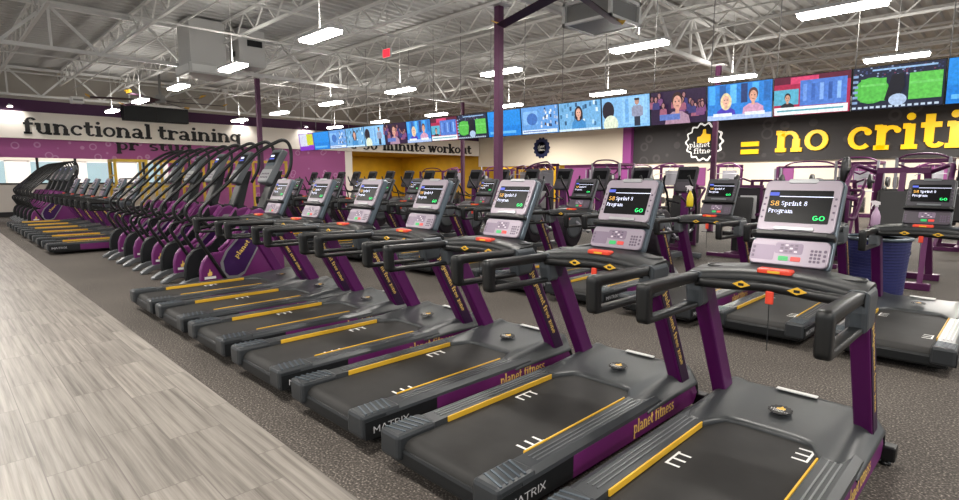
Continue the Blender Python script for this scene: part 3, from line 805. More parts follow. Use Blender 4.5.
# ================================================================== ELLIPTICALS
def make_elliptical():
    root = thing('elliptical_trainer', 'x', 'elliptical')
    q = MB(); q.box(-.28, .28, 0, .10, .02, .10, .02); q.box(-.06, .06, .05, 1.7, .06, .16, .02); q.box(-.3, .3, 1.62, 1.74, .02, .12, .02)
    for s in (-1, 1):
        for y_ in (.05, 1.68): q.lathe([(.03, 0), (.03, .02)], (s*.25, y_, 0), 'z', 8)
    q.build('base_frame', 'ep_grey', root)
    q = MB()
    prof = [(.33*math.cos(a)+.33, .44*math.sin(a)+.62) for a in [2*PI*i/28 for i in range(28)]]
    q.prism([(-.17, y_, z_) for y_, z_ in prof], (1, 0, 0), .34, 'shroud', .03); hs = q.build('drive_housing', None, root)
    for s in (-1, 1):
        q = MB(); q.lathe([(.25, 0), (.25, .012), (.2, .02)], (s*.17 if s > 0 else -.19, .33, .62), 'x', 24, 'ep_grey'); q.build('crank_disc', None, hs)
        q = MB(); z0 = .36+.09*s
        q.tube([(s*.23, .33, .62+.1*s), (s*.24, .75, z0+.02), (s*.25, 1.35, z0+.18)], .024, 8); lk = q.build('pedal_arm', 'frame_silver', root)
        q = MB(); q.box(s*.25-.085, s*.25+.085, .62, 1.02, z0+.04, z0+.07, .015); q.build('foot_plate', 'silver', lk)
        q = MB(); q.tube(catmull([(s*.27, 1.35, z0+.18), (s*.28, 1.40, .9), (s*.29, 1.30, 1.3), (s*.28, 1.12, 1.52), (s*.24, 1.08, 1.68)], 5), .022, 8); q.build('moving_handle', 'black_rubber', root)
        q = MB(); q.tube(catmull([(s*.08, 1.42, 1.12), (s*.135, 1.22, 1.17), (s*.18, 1.08, 1.2), (s*.135, 1.02, 1.27)], 5), .018, 8); q.build('fixed_handle', 'black_rubber', root)
    q = MB(); q.prism([(-.07, 1.42, .12), (-.07, 1.66, .12), (-.07, 1.56, 1.4), (-.07, 1.46, 1.4)], (1, 0, 0), .14, 'purple', .015); q.build('mast', None, root)
    A = V3((0, 1.40, 1.36)); Bp = V3((0, 1.60, 1.86)); Uv = (Bp-A).normalized(); Rv = V3((1, 0, 0)); Nv = Rv.cross(Uv); L = (Bp-A).length
    Pt = lambda u, v, d=0: A+Rv*u+Uv*v+Nv*d
    q = MB(); q.prism([Pt(x, y_+L/2, -.06) for x, y_ in rrect(.42, L, .04)], Nv, .07, 'console_dark', .012); con = q.build('console', None, root)
    q = MB(); q.prism([Pt(x, y_+.36, .011) for x, y_ in rrect(.34, .2, .01)], Nv, .003, 'screen'); q.build('screen', None, con)
    q = MB(); q.prism([Pt(x, y_+.12, .011) for x, y_ in rrect(.34, .16, .02)], Nv, .003, 'console_dark_lower'); q.build('control_panel', None, con)
    return root
el = make_elliptical()
for i in range(16):
    spawn(el, i, (-4.9-1.01*i, 9.25, 0), ('elliptical with black console at the right end of its row, before the round lit sign' if i == 0 else ORD[i]+' elliptical from the right in the row behind the second treadmill row'), 0, 'row of ellipticals')

# ================================================================== STRENGTH MACHINES
def cable_tower():
    r = thing('cable_machine', 'x', 'strength machine')
    q = MB()
    for s in (-1, 1): q.box(s*.5-.05, s*.5+.05, -.05, .05, 0, 2.45, .01)
    q.box(-.55, .55, -.05, .05, 2.35, 2.47, .01); q.box(-.55, .55, -.35, .35, 0, .07, .01)
    q.tube(catmull([(-.75, -.55, 2.2), (-.45, -.4, 2.42), (0, -.1, 2.55), (.45, -.4, 2.42), (.75, -.55, 2.2)], 5), .035, 8)
    q.build('frame', 'frame_purple', r)
    q = MB()
    for i in range(14): q.box(-.22, .22, -.08, .08, .12+i*.055, .165+i*.055, .004)
    q.build('weight_stack', 'plate', r)
    q = MB()
    for s in (-1, 1): q.tube([(s*.14, 0, .1), (s*.14, 0, 2.35)], .014, 6)
    q.box(-.3, .3, -.02, .0, 1.5, 2.2); q.build('guide_frame', 'frame_silver', r)
    q = MB(); q.box(-.2, .2, -.85, -.45, .42, .5, .025); q.box(-.04, .04, -.7, -.1, .06, .42); q.build('seat', 'pad', r)
    q = MB(); q.tube(catmull([(-.6, -.5, 1.95), (-.4, -.5, 2.05), (.4, -.5, 2.05), (.6, -.5, 1.95)], 4), .018, 6); q.tube([(0, -.5, 2.05), (0, -.1, 2.5)], .006, 5); q.build('pull_bar', 'frame_silver', r)
    return r
def lever_press():
    r = thing('lever_press_machine', 'x', 'strength machine')
    q = MB(); q.box(-.55, .55, -.5, -.38, 0, .1, .01); q.box(-.55, .55, .6, .72, 0, .1, .01); q.box(-.06, .06, -.5, .7, .02, .12, .01)
    for s in (-1, 1): q.bar((s*.42, .66, .05), (s*.30, .35, 1.75), .09); q.bar((s*.42, -.44, .05), (s*.34, .5, 1.0), .07)
    q.bar((-.34, .35, 1.75), (.34, .35, 1.75), .09); q.bar((0, .1, .1), (0, .35, 1.75), .08); q.build('frame', 'frame_purple', r)
    q = MB(); q.box(-.23, .23, -.35, .12, .42, .52, .035); q.build('seat', 'pad', r)
    q = MB(); T = Matrix.Translation((0, .2, 1.05)) @ Matrix.Rotation(-.28, 4, 'X'); q.box(-.31, .31, -.05, .05, -.36, .42, .06, None, 3, T); q.build('back_pad', 'pad', r)
    for s in (-1, 1):
        q = MB(); q.tube(fillet([(s*.34, .35, 1.72), (s*.62, .15, 1.85), (s*.62, -.55, 1.35), (s*.40, -.6, 1.3)], .12), .035, 8); a = q.build('lever_arm', 'frame_purple', r)
        q = MB(); q.lathe([(.225, -.03), (.225, .03), (.05, .035), (.05, .1)], (s*.72 if s > 0 else -.72, .05, 1.75), 'x', 20); q.build('weight_plate', 'plate', a)
    return r
def rack():
    r = thing('squat_rack', 'x', 'strength machine')
    q = MB()
    for s in (-1, 1):
        for y_ in (-.55, .55): q.box(s*.62-.04, s*.62+.04, y_-.04, y_+.04, 0, 2.5, .008)
    q.build('rack_frame', 'frame_silver', r)
    q = MB()
    for s in (-1, 1): q.box(s*.62-.04, s*.62+.04, -.51, .51, 2.4, 2.48); q.box(s*.62-.04, s*.62+.04, -.51, .51, 0, .08); q.box(s*.62-.03, s*.62+.03, -.51, .51, 1.0, 1.06)
    for y_ in (-.55, .55): q.box(-.58, .58, y_-.04, y_+.04, 2.36, 2.46)
    q.box(-.58, .58, .51, .59, .3, .38)
    q.tube(catmull([(-.62, -.55, 2.46), (-.3, -.65, 2.6), (.3, -.65, 2.6), (.62, -.55, 2.46)], 5), .03, 8); q.tube([(-.62, -.5, 2.3), (.0, .1, 2.0), (.62, -.5, 2.3)], .035, 8)
    q.build('top_frame', 'frame_purple', r)
    q = MB(); q.tube([(-1.1, -.62, 1.35), (1.1, -.62, 1.35)], .015, 8); bb = q.build('barbell', 'frame_silver', r)
    for s in (-1, 1):
        q = MB(); q.lathe([(.22, -.04), (.22, .04)], (s*.86, -.62, 1.35), 'x', 20); q.build('weight_plate', 'plate', bb)
    for s in (-1, 1):
        for z_ in (.5, 1.1, 1.7):
            q = MB(); q.lathe([(.2, -.05), (.2, .05)], (s*.76, .55, z_), 'x', 18); q.build('stored_plate', 'plate', r)
    return r
def selectorized():
    r = thing('weight_stack_machine', 'x', 'strength machine')
    q = MB(); q.box(-.26, .26, .38, .66, .05, 1.42, .03, 'shroud', 3); q.build('stack_shroud', None, r)
    q = MB(); q.box(-.30, -.24, .33, .40, .02, 1.48, .01); q.box(.24, .30, .33, .40, .02, 1.48, .01); q.box(-.3, .3, .34, .39, 1.42, 1.48); q.box(-.3, .3, .34, .39, .02, .1); q.box(-.05, .05, -.7, .4, .02, .1, .01); q.box(-.4, .4, -.75, -.66, 0, .08, .01)
    q.tube(fillet([(.3, .35, 1.4), (.55, .2, 1.4), (.55, -.45, .9), (.5, -.6, .9)], .1), .03, 8); q.tube(fillet([(-.3, .35, 1.4), (-.55, .2, 1.4), (-.55, -.45, .9), (-.5, -.6, .9)], .1), .03, 8)
    q.build('frame', 'frame_purple', r)
    q = MB(); q.box(-.21, .21, -.5, -.05, .43, .52, .03); q.box(-.05, .05, -.3, -.2, .08, .44); q.build('seat', 'pad', r)
    q = MB(); T = Matrix.Translation((0, .05, .9)) @ Matrix.Rotation(-.2, 4, 'X'); q.box(-.2, .2, -.04, .04, -.33, .33, .03, None, 2, T); q.build('back_pad', 'pad', r)
    q = MB(); q.box(-.17, .17, .372, .382, .75, 1.25); q.build('placard', 'white_text', r)
    return r
def dual_pulley():
    r = thing('cable_crossover_machine', 'x', 'strength machine')
    q = MB()
    for s in (-1, 1): q.box(s*1.2-.05, s*1.2+.05, -.3, -.2, 0, 2.35); q.box(s*1.2-.05, s*1.2+.05, .2, .3, 0, 2.35); q.box(s*1.2-.3, s*1.2+.3, -.35, .35, 0, .06)
    q.box(-1.25, 1.25, -.05, .05, 2.3, 2.4); q.tube(catmull([(-1.2, -.1, 2.2), (-.6, -.2, 2.55), (.6, -.2, 2.55), (1.2, -.1, 2.2)], 5), .035, 8); q.build('frame', 'frame_purple', r)
    for s in (-1, 1):
        q = MB(); q.box(s*1.2-.12, s*1.2+.12, -.15, .15, .1, 1.15)
        q.build('weight_stack', 'plate', r)
        q = MB(); q.box(s*1.2-.16, s*1.2+.16, -.2, -.19, 1.25, 2.3); q.build('stack_guard', 'frame_silver', r)
    return r
kinds = {'c': cable_tower, 'l': lever_press, 'r': rack, 's': selectorized, 'd': dual_pulley}
protos, cnt = {}, {}
LIST = [('l', -1.45, 10.6, 'lever press with broad black back pad, behind the navy bin at the right'),
 ('s', -2.75, 12.2, 'machine with dark shroud directly behind the nearest treadmill console'),
 ('s', -4.35, 12.3, 'machine with dark shroud left of the nearest treadmill console'),
 ('s', -5.9, 12.6, 'dark shrouded machine just behind the rightmost elliptical'),
 ('r', -1.9, 17.5, 'silver upright rack at the right edge behind the second row console'),
 ('r', -3.6, 19.4, 'silver upright rack left of the right edge rack, under the letters'),
 ('d', -5.4, 21.5, 'wide cable crossover under the yellow letters above the nearest console'),
 ('c', -7.7, 20.4, 'tall purple cable tower under the letter n'),
 ('c', -9.4, 19.4, 'tall purple cable tower right of the post before the round lit sign'),
 ('r', -9.9, 16.2, 'silver upright rack under the round lit sign'),
 ('d', -12.2, 19.8, 'wide cable crossover left of the round lit sign'),
 ('c', -14.0, 17.6, 'tall purple cable tower before the magenta column'),
 ('c', -15.8, 18.6, 'tall purple cable tower left of the magenta column'),
 ('d', -18.6, 20.0, 'wide cable crossover under the small navy sign'),
 ('c', -21.0, 19.4, 'tall purple cable tower right of the tall middle post'),
 ('d', -24.3, 20.6, 'wide cable crossover left of the tall middle post, before the yellow wall'),
 ('c', -11.4, 14.6, 'tall cable tower behind the ellipticals, seen over the second treadmill console'),
 ('l', -7.8, 13.6, 'lever press behind the second elliptical group, left of the black shrouds'),
 ('l', -13.0, 13.8, 'lever press behind the ellipticals, below the cream wall'),
 ('s', -10.2, 12.4, 'dark shrouded machine behind the sixth elliptical'),
 ('l', -3.2, 15.2, 'lever press with raised purple arms above the spray bottle'),
 ('l', -.9, 14.2, 'lever press at the right edge, half behind the second row console'),
 ('s', -.1, 11.6, 'dark shrouded machine at the far right edge behind the second row'),
 ('l', -5.4, 16.4, 'lever press behind the nearest console, farther back than the shrouds'),
 ('r', -12.6, 23.5, 'silver upright rack far back, left under the round lit sign'),
 ('c', -4.6, 25.2, 'purple cable tower farthest back under the letter c'),
 ('c', -2.4, 24.6, 'purple cable tower farthest back at the right edge')]
for k, x, y, lab in LIST:
    if k not in protos: protos[k] = kinds[k](); first = True
    else: first = False
    ky = 1 if y < 13 else 1.16
    o = spawn(protos[k], 0 if first else 1, (x*ky, y*ky, 0), lab, 0, 'purple strength machines'); o.scale = (1, 1, 1) if y < 13 else (.95, .95, .88)
# functional rigs (yellow) by the left wall
def rig():
    r = thing('training_rig', 'x', 'rig')
    q = MB()
    for x in (-.5, .5):
        for y_ in (-.6, .6): q.box(x-.05, x+.05, y_-.05, y_+.05, 0, 2.45)
    for y_ in (-.6, .6): q.box(-.5, .5, y_-.05, y_+.05, 2.35, 2.45); q.box(-.5, .5, y_-.04, y_+.04, 1.7, 1.78)
    for x in (-.5, .5): q.box(x-.05, x+.05, -.6, .6, 2.35, 2.45); q.box(x-.04, x+.04, -.6, .6, 1.2, 1.28)
    q.build('frame', 'rig_yellow', r)
    q = MB(); q.box(-.4, .4, -.5, .5, .02, .35, .05); q.build('platform', 'black_plastic', r)
    q = MB(); q.tube(fillet([(.5, -.5, 1.5), (.75, -.5, 1.6), (.75, .5, 1.6), (.5, .5, 1.5)], .1), .03, 8); q.build('grab_bar', 'black_rubber', r)
    return r
rg = rig()
for i, (x, y, lab) in enumerate(((-28.6, 6.4, 'yellow training rig in front of the windows, left of the stair climbers rails'),
    (-28.6, 8.2, 'yellow training rig behind the middle of the stair climber rails'), (-27.6, 10.0, 'yellow training rig under the word training'), (-26.4, 11.9, 'yellow training rig behind the nearest stair climber console'))):
    spawn(rg, i, (x, y, 0), lab, 0, 'yellow training rigs')

# bin, bottles
o = thing('waste_bin', 'navy ribbed round bin behind the treadmill at the right edge', 'bin', (-1.32, 8.45, 0))
q = MB(); pr = [(.30, 0), (.30, .03)]
for i in range(22): z_ = .05+i*.037; rr_ = .30+.055*z_/.9; pr += [(rr_+.004, z_), (rr_+.004, z_+.02), (rr_-.004, z_+.022), (rr_-.004, z_+.035)]
pr += [(.35, .88)]
q.lathe(pr, n=32, smooth=False); q.build('body', 'navy', o)
q = MB(); q.lathe([(.36, .86), (.378, .87), (.378, .895), (.34, .90), (.33, .88)], n=32); q.build('rim', 'blue_grey', o)
def bottle(x, y, z, body, label, sl):
    stn = thing('cleaning_stand', sl, 'stand', (x, y, 0))
    q = MB(); q.lathe([(.16, 0), (.16, .02), (.03, .03)], n=18); q.tube([(0, 0, .02), (0, 0, z-.01)], .016, 8); q.build('pole', 'black_plastic', stn)
    q = MB(); q.lathe([(.075, z-.012), (.075, z)], n=18); q.build('tray', 'black_plastic', stn)
    o = thing('spray_bottle', label, 'bottle', (x, y, z))
    q = MB(); q.lathe([(.038, 0), (.045, .02), (.045, .12), (.03, .17), (.014, .20), (.014, .225)], n=16); q.build('body', body, o)
    q = MB(); q.lathe([(.018, .22), (.018, .245)], n=12); q.prism([(-.045, -.015, .245), (.03, -.015, .245), (.03, -.015, .275), (-.02, -.015, .29), (-.065, -.015, .285), (-.07, -.015, .27), (-.045, -.015, .268)], (0, 1, 0), .03); q.tube([(-.03, 0, .25), (-.05, 0, .215), (-.045, 0, .195)], .006, 6); q.build('trigger', 'bottle_white', o)
    s_ = 1.2; o.scale = (s_, s_, s_)
bottle(-1.44, 8.98, .98, 'bottle_violet', 'white spray bottle above the navy bin at the right', 'thin black stand behind the navy bin')
bottle(-3.95, 8.85, 1.16, 'bottle_yellow', 'yellow spray bottle left of the second row console near the post', 'thin black stand under the yellow bottle before the lit round sign')
bottle(-8.35, 8.85, 1.12, 'bottle_yellow', 'yellow spray bottle beside the third treadmill console', 'thin black stand under the yellow bottle beside the third console')

# ================================================================== TELEVISIONS
TW, TH = 1.19, .685
def tv_picture(kind, q):
    W2, H2 = TW/2-.012, TH/2-.012; lay = [0]
    def put(pts, c):
        lay[0] += 1; y_ = -.032-.0006*lay[0]
        pp = [(max(-W2, min(W2, x)), y_, max(-H2, min(H2, z))) for x, z in pts]
        f = q.poly(pp, tvm(c)); f.normal_update()
        if f.normal.y > 0: f.normal_flip()
    R = lambda x0, x1, z0, z1, c: put([(x0*W2, z0*H2), (x1*W2, z0*H2), (x1*W2, z1*H2), (x0*W2, z1*H2)], c)
    E = lambda cx, cz, rx, rz, c: put([(cx*W2+rx*W2*math.cos(2*PI*i/18), cz*H2+rz*H2*math.sin(2*PI*i/18)) for i in range(18)], c)
    def person(cx, cz, s, skin, hair, top, long=False):
        put([(W2*(cx-.34*s), H2*max(-1, cz-1.5*s)), (W2*(cx-.30*s), H2*(cz-.62*s)), (W2*(cx-.12*s), H2*(cz-.42*s)), (W2*(cx+.12*s), H2*(cz-.42*s)), (W2*(cx+.30*s), H2*(cz-.62*s)), (W2*(cx+.34*s), H2*max(-1, cz-1.5*s))], top)
        if long: E(cx, cz-.08*s, .19*s, .5*s, hair)
        R(cx-.05*s, cx+.05*s, cz-.5*s, cz-.2*s, skin)
        E(cx, cz+.08*s, .145*s, .36*s, hair); E(cx, cz-.03*s, .115*s, .31*s, skin)
        for d in (-.045, .045): E(cx+d*s, cz+.02*s, .018*s, .03*s, '#2a1f24')
        R(cx-.04*s, cx+.04*s, cz-.19*s, cz-.16*s, '#8a4a4c')
    if kind == 'blue': R(-1, 1, -1, 1, '#1479d0'); R(-1, 1, -.2, 1, '#1e86da'); R(-.9, .7, -.8, -.6, '#5fb0ea')
    elif kind == 'green':
        R(-1, 1, -1, 1, '#1c2036')
        for i in range(60): x, z = random.uniform(-1, .95), random.uniform(.45, .95); R(x, x+.04, z, z+.06, random.choice(['#3a4570', '#6b3350', '#8fa0c0', '#2b3358']))
        R(-.55, .85, .8, .88, '#8fb3d8'); E(-.55, -.1, .40, .62, '#4fae42'); R(-.8, -.22, -.62, .45, '#55b548'); R(.28, .97, -.65, .55, '#5cba4c'); R(-.8, -.22, .1, .2, '#6cc660'); R(.28, .97, .05, .16, '#6cc660')
        put([(-.25*W2, -.6*H2), (-.1*W2, .55*H2), (.15*W2, .6*H2), (.2*W2, 0), (.05*W2, -.6*H2)], '#12121e'); E(.05, -.62, .2, .28, '#a8bcd8')
        for i in range(14): x = -.98+i*.14; R(x, x+.09, -.95, -.85, '#b8c8da')
        for i in range(6): z = -.7+i*.25; R(-.98, -.86, z, z+.12, '#7f9ac0')
    elif kind == 'news':
        R(-1, 1, -1, 1, '#a8254a'); R(-1, 1, .62, 1, '#5a1630'); R(-.55, .2, .6, .95, '#d0406a'); R(-1, -.32, -.45, .35, '#57a9c4'); person(-.62, -.1, .6, '#c89880', '#2a2528', '#23242c')
        R(-.28, .92, -.55, .75, '#4d78c8')
        for i in range(5): R(-.2+i*.22, -.1+i*.22, -.3, .55, ['#6c94da', '#3c64b0', '#7fa6e2', '#34589e', '#86b0e8'][i])
        R(-.98, .96, -.97, -.58, '#e6eef0'); R(-.9, .85, -.8, -.72, '#4f9aa8')
    elif kind == 'couple':
        R(-1, 1, -1, 1, '#2f7fd0')
        for i in range(6): R(-.95+i*.34, -.75+i*.34, -.1, .95, ['#4aa6ea', '#235a9e', '#62b6f0', '#2c3f70', '#50aaea', '#2b6ab2'][i])
        person(-.4, .1, .95, '#e0b09a', '#e2cfa0', '#4a3cb0', True); person(.45, .25, 1.0, '#d8a088', '#5a3a38', '#c996b4'); R(-1, 1, -1, -.72, '#aac0ea'); R(-.8, -.2, -.8, -.62, '#e2e8f8'); R(.2, .8, -.8, -.62, '#e2e8f8')
    elif kind == 'man':
        R(-1, 1, -1, 1, '#2c1a38')
        for i in range(16): x, z = random.uniform(-.95, .95), random.uniform(-.1, .8); person(x, z, .42, random.choice(['#a87878', '#c49088', '#8a5a60']), '#2a1520', random.choice(['#7a4a78', '#3c3a70', '#9a5a70']), True)
        person(.05, .3, 1.35, '#d29a88', '#3a2420', '#a8869a'); R(-.6, .15, -.75, -.4, '#5c74b8')
    elif kind == 'standing':
        R(-1, 1, -1, 1, '#7fb4e0'); R(-.1, .9, -.8, .9, '#8fc2e8'); R(0, .15, -.7, .8, '#6aa2d8'); E(-.72, .15, .26, .62, '#241c26'); E(-.62, -.75, .32, .6, '#d8e0c8')
        R(.38, .62, -.95, -.2, '#2a3040'); R(.34, .68, -.35, .35, '#8c90a8'); R(.28, .37, -.3, .25, '#8c90a8'); R(.65, .74, -.3, .25, '#8c90a8'); E(.5, .6, .09, .22, '#b48878'); R(.4, .6, .68, .82, '#2a2022')
    elif kind == 'woman':
        R(-1, 1, -1, 1, '#6fa8d4')
        for i in range(26): x, z = random.uniform(-.98, .9), random.uniform(-.8, .8); R(x, x+.1, z, z+.28, random.choice(['#a9cdea', '#3f6f98', '#d0e2f0', '#4f86b0', '#2f4f70']))
        person(-.02, .25, 1.05, '#d8a48e', '#2a1c22', '#3f86c0', True); R(-1, 1, -1, -.84, '#c4dcf0')
    elif kind == 'studio':
        R(-1, 1, -1, 1, '#5f96d4'); R(-.9, -.1, -.3, .7, '#7fb2e6'); E(-.4, .1, .3, .45, '#3d6cb4')
        for i in range(26): x, z = random.uniform(.05, .92), random.uniform(-.6, .8); R(x, x+.08, z, z+.2, random.choice(['#dfe8f4', '#303a58', '#a8b8d4', '#52341f', '#e8eef8']))
        R(-.95, .95, -.95, -.7, '#d8e4f4'); R(-.9, .4, -.86, -.78, '#5a78b8')
    else: R(-1, 1, -1, 1, '#8a3fc4'); R(-.9, .3, -.5, .95, '#c8cce0'); R(.1, .95, -.4, .9, '#c4c832'); R(-1, 1, -1, -.5, '#7a2cb8')
SEQ = ['blue', 'green', 'news', 'couple', 'man', 'standing', 'woman', 'studio']
DESC = {'blue': 'plain blue screen', 'green': 'two green fields of a sports channel', 'news': 'red news studio with white banner', 'couple': 'two presenters at a desk', 'man': 'close-up man before a crowd', 'standing': 'standing figure in grey beside a dark head', 'woman': 'dark haired woman in a studio', 'studio': 'blue studio with a pale banner', 'ad': 'yellow and purple screen'}
tvp = {}
for i in range(18):
    kd = SEQ[i % 8] if i < 17 else 'ad'
    half = 'in the near half' if i < 8 else 'in the far half'
    if i == 0: lab = 'hanging television cut off by the right edge, showing a plain blue screen'
    elif kd == 'ad': lab = 'last hanging television at the far left end, showing a yellow and purple screen'
    else: lab = 'hanging television '+half+', showing '+DESC[kd]
    if i == 8: lab = 'hanging television beside the tall middle post, showing a plain blue screen'
    if i == 16: lab = 'small hanging blue television next to the far left yellow and purple one'
    loc = (-1.05+.6-1.2*i-.0, 11.0, 2.73)
    if i < 8 or kd == 'ad':
        o = thing('television', lab, 'television', loc, 0, 'televisions hanging in a row')
        T = Matrix.Translation((0, 0, TH/2)) @ Matrix.Rotation(math.radians(7), 4, 'X')
        q = MB(); q.box(-TW/2, TW/2, -.03, .03, -TH/2, TH/2, .006); 
        for v in q.bm.verts: v.co = T @ v.co
        q.build('housing', 'tv_bezel', o)
        q = MB(); tv_picture(kd, q)
        for v in q.bm.verts: v.co = T @ v.co
        q.build('screen', None, o)
        q = MB(); q.tube([(-.595, .08, .35), (-.595, .08, 3.3)], .01, 6); q.box(-.62, .3, .05, .1, .3, .36); q.box(.02, .3, .035, .06, .2, .5); q.build('mount', 'louver', o)
        tvp[kd] = o
    else:
        o = copy_tree(tvp[kd]); o.location = loc; o['label'] = lab

# ================================================================== CEILING LIGHTS
for xx in (-24, -15, -6, 3):
    for yy in (-5, .5, 21, 26): pass
def light_fixture():
    r = thing('hanging_light', 'x', 'light')
    q = MB(); q.box(-.64, .64, -.16, .16, .03, .09, .01); q.build('housing', 'fixture', r)
    q = MB(); q.box(-.6, .6, -.14, .14, -.03, .03, .012); q.build('diffuser', 'lamp', r)
    q = MB()
    q.tube([(0, 0, .09), (0, 0, 1.75)], .009, 6); q.build('hanger', 'steel_white', r)
    return r
def up_light(x, y):  # added fill lamp above a fixture, aimed up to brighten the ceiling
    l = bpy.data.lights.new('ceiling_fill_uplight', 'AREA'); l.shape = 'RECTANGLE'; l.size = 1.1; l.size_y = .2; l.energy = 24; l.color = (1, .96, .9)
    o = bpy.data.objects.new('ceiling_fill_uplight', l); C.objects.link(o); o.location = (x, y, 4.56); o.rotation_euler = (PI, 0, 0)
lf = light_fixture(); n = 0
colx = [-2.5, -6.2, -10.2, -14.6, -18.9, -23.2, -27.5]
rown = ['nearest', 'middle', 'farthest']
for j, yy in enumerate((5.75, 11.0, 16.2)):
    for i, xx in enumerate(colx):
        if j == 0 and i in (0, 1): continue
        kk = .965 if j == 1 else 1
        up_light(xx*kk, yy*kk)
        spawn(lf, n, (xx*kk, yy*kk, 1.63+2.77*kk), 'long lit ceiling light, %s from the right in the %s of three rows' % (ORD[i], rown[j]), 0, 'hanging ceiling lights'); n += 1
# lamps for the hall outside the view; the last ones are added fill
def area(x, y, z, w, h, e, rx=0, col=(1, .95, .88)):
    l = bpy.data.lights.new('hall_and_fill_light', 'AREA'); l.shape = 'RECTANGLE'; l.size = w; l.size_y = h; l.energy = e; l.color = col
    o = bpy.data.objects.new('hall_and_fill_light', l); C.objects.link(o); o.location = (x, y, z); o.rotation_euler = (rx, 0, 0)
for yy in (-4.6, .5):
    for xx in (-23.2, -18.9, -14.6, -10.2, -6.2, -2.5, 1.8, 5.5): area(xx, yy, 4.35, 1.2, .3, 130)
for xx in (1.8, 5.5):
    for yy in (5.75, 11, 16.2): area(xx, yy, 4.35, 1.2, .3, 130)
for xx in (-6.2, -2.5): area(xx, 5.75, 4.7, 1.2, .3, 130)
for xx in (-23, -16, -9, -2):
    for yy in (21.5, 26.7): area(xx, yy, 4.4, 1.2, .3, 480)  # lamps past the televisions, strength raised to brighten the back wall
area(-35.5, 24.5, 3.4, 6, 8, 480); area(-34.3, 6, 5.5, 4, 12, 1500)  # broad fill lamps without fittings, added to brighten the recess and side room
area(-26, 30.85, 2.4, 6, .2, 40); 

# down-lights over the white board
for i, y_ in enumerate((2.7, 12.2, 15.9)):
    o = thing('sign_light', 'small bright spot light above the white board, %s from the left' % ORD[i], 'light', (XL+.35, y_, 4.55), 0, 'spot lights above the white board')
    q = MB(); q.lathe([(.03, .1), (.09, .06), (.11, 0)], n=14); q.bar((-.33, 0, .14), (0, 0, .09), .03); q.build('shade', 'steel_white', o)
    q = MB(); q.lathe([(.09, -.005), (.09, .0)], n=14); q.build('bulb', 'downlight', o)
    l = bpy.data.lights.new('sign_spot', 'SPOT'); l.energy = 60; l.spot_size = 2.0; l.spot_blend = .8; l.color = (1, .95, .9)
    so = bpy.data.objects.new('sign_spot', l); C.objects.link(so); so.location = (XL+.7, y_, 4.6); so.rotation_euler = (0, math.radians(35), 0)

# fans
def fan(R, nb, loc, label, rot, drop):
    r = thing('ceiling_fan', label, 'fan', loc, rot)
    q = MB(); q.lathe([(.05, drop), (.05, .25), (.16, .22), (.2, .1), (.2, -.05), (.12, -.1)], n=16); q.build('motor', 'louver', r)
    for i in range(nb):
        a = 2*PI*i/nb; d = V3((math.cos(a), math.sin(a), 0)); t = V3((-math.sin(a), math.cos(a), 0))
        q = MB(); P = []
        for s_, w, z_ in ((.18, .09, 0), (R*.5, .09, -.01), (R*.94, .085, -.03)): P.append([d*s_+t*w+V3((0, 0, z_+.03)), d*s_-t*w+V3((0, 0, z_-.01))])
        q.grid(P, 'fan_blade', False); q.grid([[p+V3((0, 0, -.015)) for p in row] for row in P], 'fan_blade', False); bl = q.build('blade', None, r)
        q = MB(); q.prism([d*R*.94+t*.09+V3((0, 0, .02)), d*R+t*.12+V3((0, 0, .08)), d*R-t*.10+V3((0, 0, .05)), d*R*.94-t*.09+V3((0, 0, -.05))], (0, 0, 1), .012, 'yellow'); q.build('blade_tip', None, bl)
    return r
fan(2.26, 6, (-5.13, 7.03, 4.42), 'big purple bladed ceiling fan at the top, right of the tall middle post', math.atan2(9.36-7.03, -5.62+5.13), 1.6)
fan(2.5, 6, (-25.3, 7.0, 4.72), 'big ceiling fan with yellow tips in front of the white board', .35, 1.3)
q = MB()
# ducts and diffusers
o = thing('air_unit', 'big pale square air duct dropping from the ceiling near the thin left post', 'duct', (-17.7, 6.1, 4.6))
q = MB(); q.box(-.52, .52, -.5, .5, .3, 1.55, .03); q.build('drop_duct', 'duct_white', o)
q = MB(); q.box(-.6, .6, -.58, .58, 0, .3, .02); q.build('diffuser_box', 'duct_white', o)
q = MB(); q.box(-.54, .54, -.6, -.575, .05, .25); q.box(.595, .615, -.5, .5, .05, .25); q.build('grille', 'white', o)
o = thing('air_unit', 'second square air duct, behind the light beside the thin left post', 'duct', (-17.5, 7.35, 4.98))
q = MB(); q.box(-.36, .4, -.4, .4, .0, 1.1, .02); q.build('drop_duct', 'duct_white', o)
q = MB(); q.box(.4, .42, -.15, .3, .6, .78); q.box(-.1, .1, -.42, -.4, .3, .45); q.build('vent', 'black_plastic', o)
o = thing('air_diffuser', 'wide white framed square air diffuser above the middle of the room', 'duct', (-6.1, 9.4, 4.5))
q = MB()
for a in (-1, 1):
    q.box(a*.5-.03, a*.5+.03, -.53, .53, .0, .05); q.box(-.53, .53, a*.5-.03, a*.5+.03, .0, .05); q.box(a*.5-.03, a*.5+.03, -.53, .53, .36, .42); q.box(-.53, .53, a*.5-.03, a*.5+.03, .36, .42)
    for b2 in (-1, 1): q.box(a*.5-.03, a*.5+.03, b2*.5-.03, b2*.5+.03, 0, .42)
q.build('frame', 'steel_white', o)
q = MB(); q.box(-.47, .47, -.47, .47, .02, .4); q.build('louver', 'louver', o)
q = MB(); q.tube([(0, 0, .4), (0, 0, 1.1), (0, 0, 1.5)], .34, 16); q.build('supply_duct', 'duct_white', o)
o = thing('supply_duct', 'shiny round duct under the roof deck above the right of the room', 'duct', (-4.6, 8.9, 5.35))
